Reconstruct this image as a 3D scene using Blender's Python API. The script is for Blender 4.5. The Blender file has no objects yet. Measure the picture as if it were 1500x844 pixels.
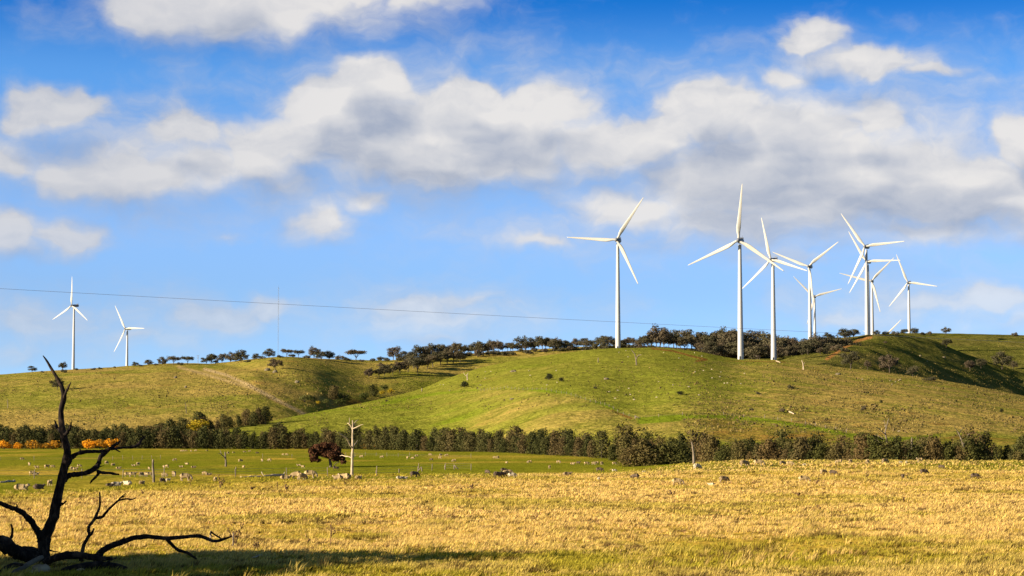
import bpy, math, random
import numpy as np
from mathutils import Vector, Matrix
from mathutils.bvhtree import BVHTree

R = math.radians
scene = bpy.context.scene
COL = scene.collection

# ------------------------------------------------------------------ camera
F = 3300.0            # focal length in photo pixels (photo 1500 x 844)
CAMH = 4.8            # eye height above the plain
HORIZ = 641.0         # photo row of the true horizon
PITCH = math.atan((HORIZ - 422.0) / F)
SP, CP = math.sin(PITCH), math.cos(PITCH)
cam_d = bpy.data.cameras.new("camera")
cam = bpy.data.objects.new("camera", cam_d)
COL.objects.link(cam)
cam.location = (0, 0, CAMH)
cam.rotation_euler = (math.pi / 2 + PITCH, 0, 0)
cam_d.sensor_fit = 'HORIZONTAL'
cam_d.sensor_width = 36.0
cam_d.lens = 36.0 * F / 1500.0
cam_d.clip_start = 0.5
cam_d.clip_end = 40000
scene.camera = cam

# ------------------------------------------------------------------ light
SUN_EL, SUN_AZ = 17.0, -112.0       # azimuth clockwise from +Y (view direction): left, slightly behind
sd = bpy.data.lights.new("sun", 'SUN')
sd.energy = 5.0
sd.angle = R(0.53)
sd.color = (1.0, 0.86, 0.66)
sun = bpy.data.objects.new("sun", sd)
COL.objects.link(sun)
sx = math.sin(R(SUN_AZ)) * math.cos(R(SUN_EL))
sy = math.cos(R(SUN_AZ)) * math.cos(R(SUN_EL))
sz = math.sin(R(SUN_EL))
sun.rotation_euler = Vector((sx, sy, sz)).to_track_quat('Z', 'Y').to_euler()
sun.location = (-300, -60, 120)

vs = scene.view_settings
vs.view_transform = 'Standard'
vs.look = 'None'
vs.exposure = 1.38
vs.gamma = 1.0
vs.use_curve_mapping = False
EXPO = 2.0 ** vs.exposure

# ------------------------------------------------------------------ node helper
class NT:
    def __init__(self, tree):
        self.t = tree
    def n(self, typ, **kw):
        nd = self.t.nodes.new(typ)
        for k, v in kw.items():
            if k.startswith('i_'):
                key = k[2:]
                key = int(key) if key.isdigit() else key.replace('_', ' ')
                self.set(nd.inputs[key], v)
            else:
                setattr(nd, k, v)
        return nd
    def set(self, sock, v):
        if isinstance(v, bpy.types.NodeSocket):
            self.t.links.new(v, sock)
        else:
            sock.default_value = v
    def m(self, op, a, b=0.0, c=None, clamp=False):
        nd = self.t.nodes.new('ShaderNodeMath')
        nd.operation = op
        nd.use_clamp = clamp
        self.set(nd.inputs[0], a)
        self.set(nd.inputs[1], b)
        if c is not None:
            self.set(nd.inputs[2], c)
        return nd.outputs[0]
    def v(self, op, a, b=None, out=0):
        nd = self.t.nodes.new('ShaderNodeVectorMath')
        nd.operation = op
        self.set(nd.inputs[0], a)
        if b is not None:
            self.set(nd.inputs[3 if op == 'SCALE' else 1], b)
        return nd.outputs[out]
    def mix(self, f, a, b, mode='MIX'):
        nd = self.t.nodes.new('ShaderNodeMix')
        nd.data_type = 'RGBA'
        nd.blend_type = mode
        nd.clamp_factor = True
        self.set(nd.inputs[0], f)
        for s, x in ((nd.inputs[6], a), (nd.inputs[7], b)):
            if isinstance(x, tuple) and len(x) == 3:
                x = (*x, 1.0)
            self.set(s, x)
        return nd.outputs[2]
    def ramp(self, x, a, b, lo=0.0, hi=1.0, smooth=True):
        nd = self.t.nodes.new('ShaderNodeMapRange')
        nd.interpolation_type = 'SMOOTHSTEP' if smooth else 'LINEAR'
        nd.clamp = True
        for i, q in enumerate((x, a, b, lo, hi)):
            self.set(nd.inputs[i], q)
        return nd.outputs[0]
    def noise(self, vec, scale, detail=4.0, rough=0.55, out=0, dist=0.0):
        nd = self.t.nodes.new('ShaderNodeTexNoise')
        nd.inputs['Scale'].default_value = scale
        nd.inputs['Detail'].default_value = detail
        nd.inputs['Roughness'].default_value = rough
        nd.inputs['Distortion'].default_value = dist
        self.t.links.new(vec, nd.inputs['Vector'])
        return nd.outputs[out]

# ------------------------------------------------------------------ sky
world = bpy.data.worlds.new("World")
scene.world = world
world.use_nodes = True
wt = world.node_tree
wt.nodes.clear()

# cloud banks: azimuth and elevation in units of 1/3300 rad (u0 = 750, v0 = 641), radii, weight
CLOUDS = [
    (235, 30, 100, 56, 1.15), (340, 20, 170, 66, 1.35), (470, 0, 120, 66, .95), (620, -8, 110, 44, .7),
    (540, 132, 90, 58, 1.45), (485, 170, 100, 70, 1.3), (660, 205, 300, 92, 1.5), (690, 150, 95, 52, 1.1), (800, 170, 110, 60, 1.0), (610, 235, 200, 48, 1.1),
    (880, 220, 130, 62, 1.05), (1040, 172, 105, 62, 1.35), (1160, 200, 170, 78, 1.05), (1275, 185, 80, 58, .95),
    (1190, 265, 350, 112, 1.4), (930, 305, 110, 46, .9), (1080, 325, 200, 50, .85), (1410, 285, 170, 84, 1.3), (1500, 220, 75, 62, 1.25), (1520, 300, 140, 80, 1.15), (1340, 345, 230, 34, .7),
    (1190, 68, 62, 44, .85), (1250, 102, 160, 36, .75), (1160, 122, 90, 28, .65), (1370, 112, 60, 18, .5),
    (90, 172, 95, 46, 1.0), (35, 190, 60, 30, .6), (265, 200, 105, 52, .85), (190, 265, 210, 50, 1.1), (300, 250, 130, 60, .8), (20, 250, 80, 40, .8), (380, 230, 100, 70, 1.0), (440, 215, 80, 60, 1.0), (950, 205, 95, 62, 1.05),
    (25, 345, 80, 44, 1.0), (110, 352, 66, 34, .9),
    (470, 322, 62, 44, .9), (530, 292, 60, 30, .7), (415, 275, 70, 40, .55),
    (320, 470, 110, 38, .62), (390, 455, 60, 30, .6), (620, 455, 100, 38, .66), (680, 440, 80, 25, .5), (50, 485, 90, 42, .62), (200, 500, 130, 30, .55), (20, 520, 90, 30, .5),
    (1440, 438, 80, 38, .8), (1340, 452, 80, 32, .62), (1230, 465, 90, 28, .55), (650, 495, 120, 16, .5),
    (790, 356, 85, 20, .55), (330, 345, 35, 10, .3), (1480, 470, 70, 25, .5), (1130, 380, 90, 18, .4),
    (200, 240, 300, 100, .52), (1190, 235, 430, 165, .66), (660, 190, 350, 125, .62), (90, 485, 260, 66, .46), (640, 468, 270, 56, .44), (1370, 448, 270, 66, .52), (400, 20, 300, 66, .40), (900, 340, 330, 40, .30),
]
def make_group(name):
    g = bpy.data.node_groups.new(name, 'ShaderNodeTree')
    g.interface.new_socket("P", in_out='INPUT', socket_type='NodeSocketVector')
    g.interface.new_socket("D", in_out='OUTPUT', socket_type='NodeSocketFloat')
    return g, NT(g), g.nodes.new('NodeGroupInput').outputs[0], g.nodes.new('NodeGroupOutput').inputs[0]
gB, G, P0, o0 = make_group("cloud_banks")
acc = None
for (u, v, ru, rv, w) in CLOUDS:
    d = G.v('MULTIPLY_ADD', P0, (1 / ru, 1 / rv, 0))
    d.node.inputs[2].default_value = (-(u - 750) / ru, -(641 - v) / rv, 0)
    val = G.m('MULTIPLY_ADD', G.v('LENGTH', d, out=1), -w, w)
    acc = val if acc is None else G.m('SMOOTH_MAX', acc, val, .14)
gB.links.new(acc, o0)
gN, G, P0, o0 = make_group("cloud_texture")
fb = G.noise(G.v('MULTIPLY', P0, (.55, 1, 1)), 1 / 62.0, 9.0, .60)
gN.links.new(G.m('MULTIPLY', G.m('SUBTRACT', fb, .5), 1.05), o0)

N = NT(wt)
tc = wt.nodes.new('ShaderNodeTexCoord')
dirv = tc.outputs['Generated']
sep = N.n('ShaderNodeSeparateXYZ', i_0=dirv)
az = N.m('ARCTAN2', sep.outputs[0], sep.outputs[1])
el = N.m('ARCSINE', sep.outputs[2])
comb = N.n('ShaderNodeCombineXYZ', i_0=N.m('MULTIPLY', az, F), i_1=N.m('MULTIPLY', el, F), i_2=0.0)
P = comb.outputs[0]

wn = N.noise(P, 1 / 80.0, 3.0, .55, out=1)
Pw = N.v('ADD', P, N.v('MULTIPLY', N.v('SUBTRACT', wn, (.5, .5, .5)), (100, 58, 0)))
def use(g, vec):
    gn = wt.nodes.new('ShaderNodeGroup'); gn.node_tree = g
    N.set(gn.inputs[0], vec)
    return gn.outputs[0]
nz0 = use(gN, Pw)
nz1 = use(gN, N.v('ADD', Pw, (-11, 15, 0)))
bk0 = use(gB, Pw)
bk1 = use(gB, N.v('ADD', Pw, (-14, 50, 0)))
D0 = N.m('ADD', bk0, nz0)
topness = N.ramp(N.m('SUBTRACT', bk0, bk1), .12, .55)
alpha = N.ramp(D0, N.m('MULTIPLY_ADD', topness, .20, -.24), N.m('MULTIPLY_ADD', topness, -.36, .72))
relief = N.m('MULTIPLY', N.m('SUBTRACT', nz0, nz1), .80)
big = N.noise(N.v('MULTIPLY', P, (.30, 1, 1)), 1 / 60.0, 2.0, .5)
thick = N.m('MULTIPLY', N.ramp(N.m('ADD', bk1, N.m('MULTIPLY', nz0, .30)), .10, 1.05), .60)
under = N.m('MULTIPLY', N.ramp(big, .48, .66), .34)
lit = N.m('ADD', N.m('SUBTRACT', N.m('ADD', .90, relief), thick), under, clamp=True)
thin = N.ramp(D0, -.05, .72, .55, 1.0)
lit = N.m('MULTIPLY', lit, thin)
lit = N.m('MULTIPLY', lit, N.ramp(az, -.20, -.06, .72, 1.0))

sky = wt.nodes.new('ShaderNodeTexSky')
sky.sky_type = 'NISHITA'
sky.sun_disc = False
sky.sun_elevation = R(SUN_EL)
sky.sun_rotation = R(SUN_AZ)
sky.altitude = 300
sky.air_density = 1.0
sky.dust_density = 0.3
sky.ozone_density = 2.5
skv = N.v('NORMALIZE', N.v('ADD', N.v('MULTIPLY', dirv, (1, 1, 2.6)), (0, 0, .10)))
wt.links.new(skv, sky.inputs[0])
SKY_STRENGTH = 0.10
cr = wt.nodes.new('ShaderNodeValToRGB')
cr.color_ramp.interpolation = 'EASE'
TINT = [(.03, (.80, .87, .95)), (.058, (.85, .90, .96)), (.094, (.96, 1.04, 1.15)), (.155, (.56, .96, 1.25)), (.200, (.03, .50, 1.02)), (.28, (.34, .54, .74)), (.42, (.58, .54, .50))]
while len(cr.color_ramp.elements) < len(TINT): cr.color_ramp.elements.new(.5)
for e_, (p_, c_) in zip(cr.color_ramp.elements, TINT):
    e_.position = p_ * 2; e_.color = (*c_, 1)
N.set(cr.inputs[0], N.m('MULTIPLY', el, 2.0))
skyc = N.mix(1.0, sky.outputs[0], cr.outputs[0], 'MULTIPLY')
CK = 1.0 / (SKY_STRENGTH * EXPO)
cl_lit = tuple(CK * x for x in (.84, .81, .78))
cl_shd = tuple(CK * x for x in (.30, .36, .49))
cloudc = N.mix(lit, cl_shd, cl_lit)
lowfade = N.ramp(el, .035, .11, .58, 1.0)
alpha = N.m('MULTIPLY', N.m('MULTIPLY', alpha, lowfade), .95)
final = N.mix(alpha, skyc, cloudc)
world.cycles.sampling_method = 'MANUAL'
world.cycles.sample_map_resolution = 256
bg = N.n('ShaderNodeBackground', i_Color=final, i_Strength=SKY_STRENGTH)
wo = wt.nodes.new('ShaderNodeOutputWorld')
wt.links.new(bg.outputs[0], wo.inputs[0])

# ------------------------------------------------------------------ pixel <-> world
def e_of(v):
    t = (422.0 - np.asarray(v, float)) / F
    return (SP + t * CP) / (CP - t * SP)
def pt(u, v, Y):
    """world point seen at photo pixel (u, v) at depth Y"""
    t = (422.0 - v) / F
    k = CP - t * SP
    return Vector((Y * (u - 750.0) / F / k, Y, CAMH + Y * (SP + t * CP) / k))
def ray(u, v):
    d = pt(u, v, 1.0) - Vector((0, 0, CAMH))
    return d.normalized()
def proj(x, y, z):
    e = (np.asarray(z) - CAMH)
    fwd = y * CP + e * SP
    up = -y * SP + e * CP
    return 750 + F * x / fwd, 422 - F * up / fwd

# ------------------------------------------------------------------ numpy noise
def _h(ix, iy, seed):
    n = (ix.astype(np.int64) * 374761393 + iy.astype(np.int64) * 668265263 + seed * 974711) & 0xffffffff
    n = ((n ^ (n >> 13)) * 1274126177) & 0xffffffff
    n = (n ^ (n >> 16)) & 0xffff
    return n / 65535.0
def vnoise(x, y, seed=0):
    x = np.asarray(x, float); y = np.asarray(y, float)
    ix = np.floor(x); iy = np.floor(y)
    fx = x - ix; fy = y - iy
    fx = fx * fx * fx * (fx * (fx * 6 - 15) + 10); fy = fy * fy * fy * (fy * (fy * 6 - 15) + 10)
    a = _h(ix, iy, seed); b = _h(ix + 1, iy, seed); c = _h(ix, iy + 1, seed); d = _h(ix + 1, iy + 1, seed)
    return (a + (b - a) * fx) * (1 - fy) + (c + (d - c) * fx) * fy
def fbm(x, y, octv=4, seed=0, rough=.5):
    s = 0; a = 1; t = 0
    for o in range(octv):
        s = s + a * (vnoise(x * 2 ** o + 17.3 * o, y * 2 ** o - 9.1 * o, seed + o) - .5); t += a; a *= rough
    return s / t * 2      # about -1..1
def sstep(a, b, x):
    t = np.clip((np.asarray(x, float) - a) / (b - a), 0, 1)
    return t * t * (3 - 2 * t)
def curve(ctrl, xs, col):
    """smooth (monotone cubic) interpolation of control rows"""
    c = np.array(ctrl, float)
    X, Yv = c[:, 0], c[:, col]
    h = np.diff(X); dl = np.diff(Yv) / h
    m = np.zeros(len(X)); m[0] = dl[0]; m[-1] = dl[-1]
    for i in range(1, len(X) - 1):
        m[i] = 0 if dl[i - 1] * dl[i] <= 0 else 2 * dl[i - 1] * dl[i] / (dl[i - 1] + dl[i])
    xs = np.clip(np.asarray(xs, float), X[0], X[-1])
    i = np.clip(np.searchsorted(X, xs) - 1, 0, len(X) - 2)
    t = (xs - X[i]) / h[i]
    t2, t3 = t * t, t * t * t
    return ((2 * t3 - 3 * t2 + 1) * Yv[i] + (t3 - 2 * t2 + t) * h[i] * m[i] + (-2 * t3 + 3 * t2) * Yv[i + 1] + (t3 - t2) * h[i] * m[i + 1])

# ------------------------------------------------------------------ object helpers
def tag(o, label=None, cat=None, group=None, kind=None):
    if label: o['label'] = label
    if cat: o['category'] = cat
    if group: o['group'] = group
    if kind: o['kind'] = kind
    return o
def link(name, data, parent=None, loc=(0, 0, 0)):
    o = bpy.data.objects.new(name, data)
    COL.objects.link(o)
    o.location = loc
    if parent: o.parent = parent
    return o
def empty(name, loc, rz=0, s=1.0):
    o = link(name, None, None, loc)
    o.empty_display_size = .5
    o.rotation_euler = (0, 0, rz)
    o.scale = (s, s, s)
    return o
def mesh_np(name, V, Fc, mat, smooth=True, attrs=None):
    """V (n,3); Fc: (m,3|4) int array or list of such arrays"""
    V = np.asarray(V, np.float32)
    if not isinstance(Fc, list): Fc = [Fc]
    Fc = [np.asarray(f, np.int32) for f in Fc if len(f)]
    me = bpy.data.meshes.new(name)
    me.vertices.add(len(V))
    me.vertices.foreach_set('co', V.ravel())
    lv = np.concatenate([f.ravel() for f in Fc])
    tot = np.concatenate([np.full(len(f), f.shape[1], np.int32) for f in Fc])
    st = np.concatenate([[0], np.cumsum(tot)[:-1]]).astype(np.int32)
    me.loops.add(len(lv)); me.loops.foreach_set('vertex_index', lv)
    me.polygons.add(len(tot))
    me.polygons.foreach_set('loop_start', st)
    me.polygons.foreach_set('loop_total', tot)
    me.polygons.foreach_set('use_smooth', np.full(len(tot), smooth, bool))
    if attrs:
        for k, a in attrs.items():
            at = me.attributes.new(k, 'FLOAT_COLOR', 'POINT')
            at.data.foreach_set('color', np.asarray(a, np.float32).ravel())
    me.update(calc_edges=True)
    me.validate()
    if mat: me.materials.append(mat)
    return me
def grid_faces(nr, nc, wrap=False):
    i = np.arange(nr - 1)[:, None]; j = np.arange(nc if wrap else nc - 1)[None, :]
    j2 = (j + 1) % nc
    a = i * nc + j; b = i * nc + j2; c = (i + 1) * nc + j2; d = (i + 1) * nc + j
    return np.stack([a, b, c, d], -1).reshape(-1, 4)

class MB:
    """collects tubes, boxes and quads into one mesh"""
    def __init__(self): self.V = []; self.F = []; self.n = 0
    def add(self, V, Fc):
        self.V.append(np.asarray(V, float)); self.F.append(np.asarray(Fc) + self.n); self.n += len(V)
    def tube(self, pts, rad, seg=8, rough=0.0, seed=0, sub=0, cap=True):
        P_ = np.array([tuple(p) for p in pts], float); r_ = np.array(rad, float) * np.ones(len(P_))
        if rough > .25: rj = np.random.default_rng(seed)
        if sub:
            t = np.arange(len(P_)); ts = np.linspace(0, len(P_) - 1, (len(P_) - 1) * sub + 1)
            cc = np.column_stack([t, P_, r_])
            P_ = np.column_stack([catmull(P_[:, k], ts) for k in range(3)]); r_ = np.interp(ts, t, r_)
        n = len(P_)
        T = np.gradient(P_, axis=0); T /= np.linalg.norm(T, axis=1)[:, None] + 1e-9
        ref = np.array([0.13, 0.95, 0.21]) if abs(T[:, 1]).mean() < .8 else np.array([.9, .1, .3])
        ang = np.linspace(0, 2 * np.pi, seg, endpoint=False)
        rows = []
        for i in range(n):
            a = np.cross(T[i], ref); a /= np.linalg.norm(a) + 1e-9; b = np.cross(T[i], a)
            rr = r_[i] * np.ones(seg)
            if rough:
                rr = rr * (1 + rough * fbm(ang * 1.3 + seed * 3.1 + P_[i].sum() * .0, np.full(seg, i * .55 + seed), 2, seed))
                if rough > .25: rr = rr * (.90 + .22 * rj.random(seg) + .10 * (rj.random() - .5))
            rows.append(P_[i] + rr[:, None] * (np.cos(ang)[:, None] * a + np.sin(ang)[:, None] * b))
        V = np.concatenate(rows)
        Fc = grid_faces(n, seg, True)
        base = self.n
        self.add(V, Fc)
        if cap:
            for i, rev in ((0, True), (n - 1, False)):
                c = P_[i] + T[i] * (0.3 * r_[i] * (-1 if rev else 1))
                k = base + i * seg
                self.V.append(c[None]); ci = self.n; self.n += 1
                q = [(k + j, k + (j + 1) % seg, ci) for j in range(seg)]
                if rev: q = [(y, x, z) for x, y, z in q]
                self.F.append(np.array(q))
    def box(self, c, s, rot=None):
        V = np.array([(x, y, z) for x in (-.5, .5) for y in (-.5, .5) for z in (-.5, .5)]) * np.array(s)
        if rot is not None: V = V @ np.array(rot.to_3x3()).T
        V = V + np.array(c)
        self.add(V, np.array([(0, 1, 3, 2), (4, 6, 7, 5), (0, 4, 5, 1), (2, 3, 7, 6), (0, 2, 6, 4), (1, 5, 7, 3)]))
    def mesh(self, name, mat, smooth=True):
        q = [f for f in self.F if f.shape[1] == 4]; t = [f for f in self.F if f.shape[1] == 3]
        fl = []
        if q: fl.append(np.concatenate(q))
        if t: fl.append(np.concatenate(t))
        return mesh_np(name, np.concatenate(self.V), fl, mat, smooth)
    def build(self, name, mat, parent=None, loc=(0, 0, 0), smooth=True):
        return link(name, self.mesh(name, mat, smooth), parent, loc)
def catmull(y, ts):
    n = len(y); i = np.clip(ts.astype(int), 0, n - 2); t = ts - i
    y0 = y[np.maximum(i - 1, 0)]; y1 = y[i]; y2 = y[i + 1]; y3 = y[np.minimum(i + 2, n - 1)]
    return .5 * (2 * y1 + (y2 - y0) * t + (2 * y0 - 5 * y1 + 4 * y2 - y3) * t ** 2 + (3 * y1 - y0 - 3 * y2 + y3) * t ** 3)

# ------------------------------------------------------------------ materials
def new_mat(name):
    m = bpy.data.materials.new(name); m.use_nodes = True
    m.node_tree.nodes.clear()
    return m, NT(m.node_tree)
def finish(m, N_, col, rough=.8, bump=None, spec=.3, trans=0.0, metal=0.0):
    p = N_.n('ShaderNodeBsdfPrincipled')
    N_.set(p.inputs['Base Color'], col if not (isinstance(col, tuple) and len(col) == 3) else (*col, 1))
    N_.set(p.inputs['Roughness'], rough)
    p.inputs['Specular IOR Level'].default_value = spec
    p.inputs['Metallic'].default_value = metal
    if bump is not None: N_.set(p.inputs['Normal'], bump)
    sh = p.outputs[0]
    if trans:
        tr = N_.n('ShaderNodeBsdfTranslucent')
        N_.set(tr.inputs[0], col if not (isinstance(col, tuple) and len(col) == 3) else (*col, 1))
        mx = N_.n('ShaderNodeMixShader', i_0=trans)
        m.node_tree.links.new(sh, mx.inputs[1]); m.node_tree.links.new(tr.outputs[0], mx.inputs[2])
        sh = mx.outputs[0]
    o = N_.n('ShaderNodeOutputMaterial')
    m.node_tree.links.new(sh, o.inputs[0])
    return m
def bump(N_, h, strength=.5, dist=.1):
    b = N_.n('ShaderNodeBump')
    b.inputs['Strength'].default_value = strength; b.inputs['Distance'].default_value = dist
    N_.set(b.inputs['Height'], h)
    return b.outputs[0]
def pos(N_):
    return N_.n('ShaderNodeNewGeometry').outputs['Position']
def obj_rand(N_):
    return N_.n('ShaderNodeObjectInfo').outputs['Random']

def land_mat(name, green, straw, brown, lush, fine, bdist):
    """pasture: zone attribute r = dry straw, g = bare soil, b = lush green"""
    m, N_ = new_mat(name)
    at = N_.n('ShaderNodeAttribute'); at.attribute_name = 'zone'
    sp = N_.n('ShaderNodeSeparateColor'); N_.set(sp.inputs[0], at.outputs['Color'])
    p = pos(N_)
    n1 = N_.noise(p, fine, 5.0, .62)
    n2 = N_.noise(p, fine * .22, 4.0, .6)
    n3 = N_.noise(p, fine * .035, 4.0, .55)
    nz = N_.m('ADD', N_.m('ADD', N_.m('MULTIPLY', N_.m('SUBTRACT', n1, .5), .85), N_.m('MULTIPLY', N_.m('SUBTRACT', n2, .5), .6)), N_.m('MULTIPLY', N_.m('SUBTRACT', n3, .5), .6))
    c = N_.mix(N_.ramp(N_.m('ADD', sp.outputs[0], nz), .12, .88), green, straw)
    c = N_.mix(N_.ramp(N_.m('ADD', sp.outputs[1], N_.m('MULTIPLY', nz, .8)), .25, .85), c, brown)
    c = N_.mix(N_.ramp(N_.m('ADD', sp.outputs[2], N_.m('MULTIPLY', nz, .55)), .25, .8), c, lush)
    n0 = N_.noise(p, fine * 3.1, 3.0, .6)
    n1 = N_.m('MULTIPLY_ADD', N_.m('SUBTRACT', n0, .5), .55, n1)
    c = N_.mix(N_.m('MULTIPLY', N_.m('SUBTRACT', 1.0, at.outputs['Alpha']), N_.ramp(n2, .15, .5, .6, 1.0)), c, (.46, .33, .16))
    spk = N_.ramp(N_.m('ADD', n1, N_.m('MULTIPLY', N_.m('SUBTRACT', n2, .5), .5)), .28, .62, .66, 1.15)
    vm = N_.v('SCALE', c, spk)
    h = N_.m('ADD', n1, N_.m('MULTIPLY', n2, 2.0))
    return finish(m, N_, vm, 1.0, bump(N_, h, .8, bdist), spec=.0)

GREEN = (.185, .186, .022); STRAW = (.32, .225, .056); BROWN = (.20, .105, .022); LUSH = (.150, .185, .012)
M = {}
M['hill_shaded'] = land_mat('shaded_pasture', (.105, .105, .018), (.20, .145, .042), (.26, .125, .035), (.080, .095, .010), .26, 1.5)  # hill pasture with darkened grass colours: shade over the right hill painted in
M['hill'] = land_mat('hill_pasture', GREEN, STRAW, BROWN, LUSH, .26, 1.5)
M['plain'] = land_mat('plain_pasture', (.195, .185, .014), (.46, .300, .042), (.22, .125, .03), (.135, .160, .006), .9, .25)
# ================================================================== TERRAIN
BVH = {}
def reg_bvh(key, V, Fc):
    BVH[key] = BVHTree.FromPolygons([tuple(v) for v in V], [tuple(f) for f in Fc.tolist()])
def hit(u, v, keys=None, maxd=30000):
    """where the sight line of photo pixel (u, v) meets the land"""
    d = ray(u, v); best = None
    for k in (keys or BVH):
        loc, nrm, idx, dist = BVH[k].ray_cast(Vector((0, 0, CAMH)), d, maxd)
        if loc is not None and (best is None or dist < best[1]): best = (loc, dist, k)
    return best[0] if best else None
def zat(x, y, keys=None):
    best = None
    for k in (keys or BVH):
        loc, nrm, idx, dist = BVH[k].ray_cast(Vector((x, y, 2000)), Vector((0, 0, -1)), 5000)
        if loc is not None and (best is None or loc.z > best): best = loc.z
    return best if best is not None else 0.0

# ---- the plain: one sheet all round the camera
def plain_z(x, y):
    x = np.asarray(x, float); y = np.asarray(y, float)
    u = 750 + F * x / np.maximum(y, 1.0)
    right = sstep(820, 1090, u) * (y > 1)
    z = .28 * fbm(x / 46, y / 46, 3, 3) + .07 * fbm(x / 9, y / 9, 3, 8)
    z = z * sstep(0, 40, np.hypot(x, y)) 
    z = z + right * (1.55 * np.exp(-((y - 315) / 62) ** 2) - 1.1 * sstep(345, 430, y) * (1 - .6 * sstep(430, 620, y)))
    z = z + (1 - right) * (.45 * np.exp(-((y - 262) / 26) ** 2) - .55 * np.exp(-((y - 330) / 45) ** 2))
    z = z + .6 * sstep(560, 860, y) * (1 - right)
    z = z + .9 * fbm(x / 210, y / 210, 2, 5) * sstep(330, 520, y) * (1 - sstep(700, 900, y)) * (1 - right) * .6
    r = np.hypot(x, y)
    z = z - 6 * sstep(1300, 4000, r)
    return z
az_f = np.radians(np.concatenate([np.linspace(-180, -32, 60), np.linspace(-31.5, -15.2, 34), np.linspace(-15, 15, 640), np.linspace(15.2, 31.5, 34), np.linspace(32, 178, 60)]))
rr = np.concatenate([[3, 8, 16, 28, 40, 52], np.exp(np.linspace(np.log(62), np.log(1000), 330)), np.exp(np.linspace(np.log(1040), np.log(14000), 40))])
RA, AA = np.meshgrid(rr, az_f, indexing='ij')
gx = RA * np.sin(AA); gy = RA * np.cos(AA)
gz = plain_z(gx, gy)
GU, GV = proj(gx, np.where(gy > 1, gy, 1), gz)
infront = gy > 20
def strip(v, ctr, hw): return np.exp(-((v - ctr) / hw) ** 2)
gold_edge = curve([(-400, 724, 0), (0, 722, 0), (100, 718, 0), (200, 712, 0), (300, 706, 0), (400, 703, 0), (600, 700, 0), (700, 697, 0), (800, 691, 0), (900, 689, 0), (1000, 686, 0), (1100, 682, 0), (1300, 678, 0), (1500, 686, 0), (2000, 700, 0)], GU, 1)
wob = fbm(gx / 14, gy / 30, 3, 21) * 3.0
straw = sstep(-5, 13, GV + 1.6 * wob - gold_edge) * 1.0
low = fbm(gx / 12, gy / 12, 4, 31); low2 = fbm(gx / 35, gy / 35, 3, 36)
straw = straw * (1 - .42 * sstep(770, 835, GV + 22 * low2) ) - .25 * sstep(.15, .55, low) * sstep(745, 800, GV) * straw
rightm = sstep(780, 1000, GU)
rs = strip(GV + 2 * low2, 689, 3.2) * rightm * sstep(980, 1060, GU)
straw = straw - .62 * np.clip(rs, 0, 1) * sstep(-.3, .3, low2 + .25) - .3 * strip(GV, 708, 3) * rightm * sstep(-.2, .4, low2)
leftm = 1 - sstep(640, 900, GU)
straw = np.maximum(straw, .75 * strip(GV + wob * .5, 693, 4.2) * (1 - sstep(180, 330, GU)))
straw = np.maximum(straw, .62 * strip(GV + wob * .4, 696.5, 3.0) * sstep(140, 300, GU) * (1 - sstep(560, 700, GU)))
straw = np.maximum(straw, .5 * strip(GV + wob * .4, 686, 2.5) * (1 - sstep(600, 760, GU)) * sstep(-.3, .4, low2))
straw = np.maximum(straw, .75 * strip(GV + wob * .2, 672, 1.8) * sstep(385, 400, GU) * (1 - sstep(425, 445, GU)))
straw = np.maximum(straw, .6 * strip(GV + wob * .5, 669, 3.4) * sstep(590, 640, GU) * (1 - sstep(760, 900, GU)))
straw = np.maximum(straw, .55 * strip(GV + wob * .5, 677.5, 1.6) * sstep(560, 640, GU) * (1 - sstep(830, 900, GU)))
straw = np.maximum(straw, .12 + .55 * np.clip(fbm(gx / 16, gy / 60, 4, 38), 0, 1) + .12 * (1 - sstep(655, 690, GV)))
lush = sstep(6, -2, GV - gold_edge + wob) if False else 1 - sstep(-6, 2, GV + wob - gold_edge)
lush = np.clip(lush - 1.0 * straw, 0, 1) * (.55 + .35 * low2)
brown = strip(GV, 661, 1.6) * sstep(600, 640, GU) * (1 - sstep(880, 900, GU)) * .0
brown = brown + .8 * strip(GV, 660.5, 1.4) * sstep(590, 640, GU) * (1 - sstep(740, 790, GU))
zone = np.stack([np.where(infront, straw, .8), np.where(infront, brown, 0), np.where(infront, lush, 0), np.ones_like(straw)], -1)
Vg = np.stack([gx, gy, gz], -1).reshape(-1, 3)
Fg = grid_faces(len(rr), len(az_f), True)
me = mesh_np('ground', Vg, Fg, M['plain'], True, {'zone': zone.reshape(-1, 4)})
tag(link('ground', me), kind='structure')
reg_bvh('plain', Vg, Fg)

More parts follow.
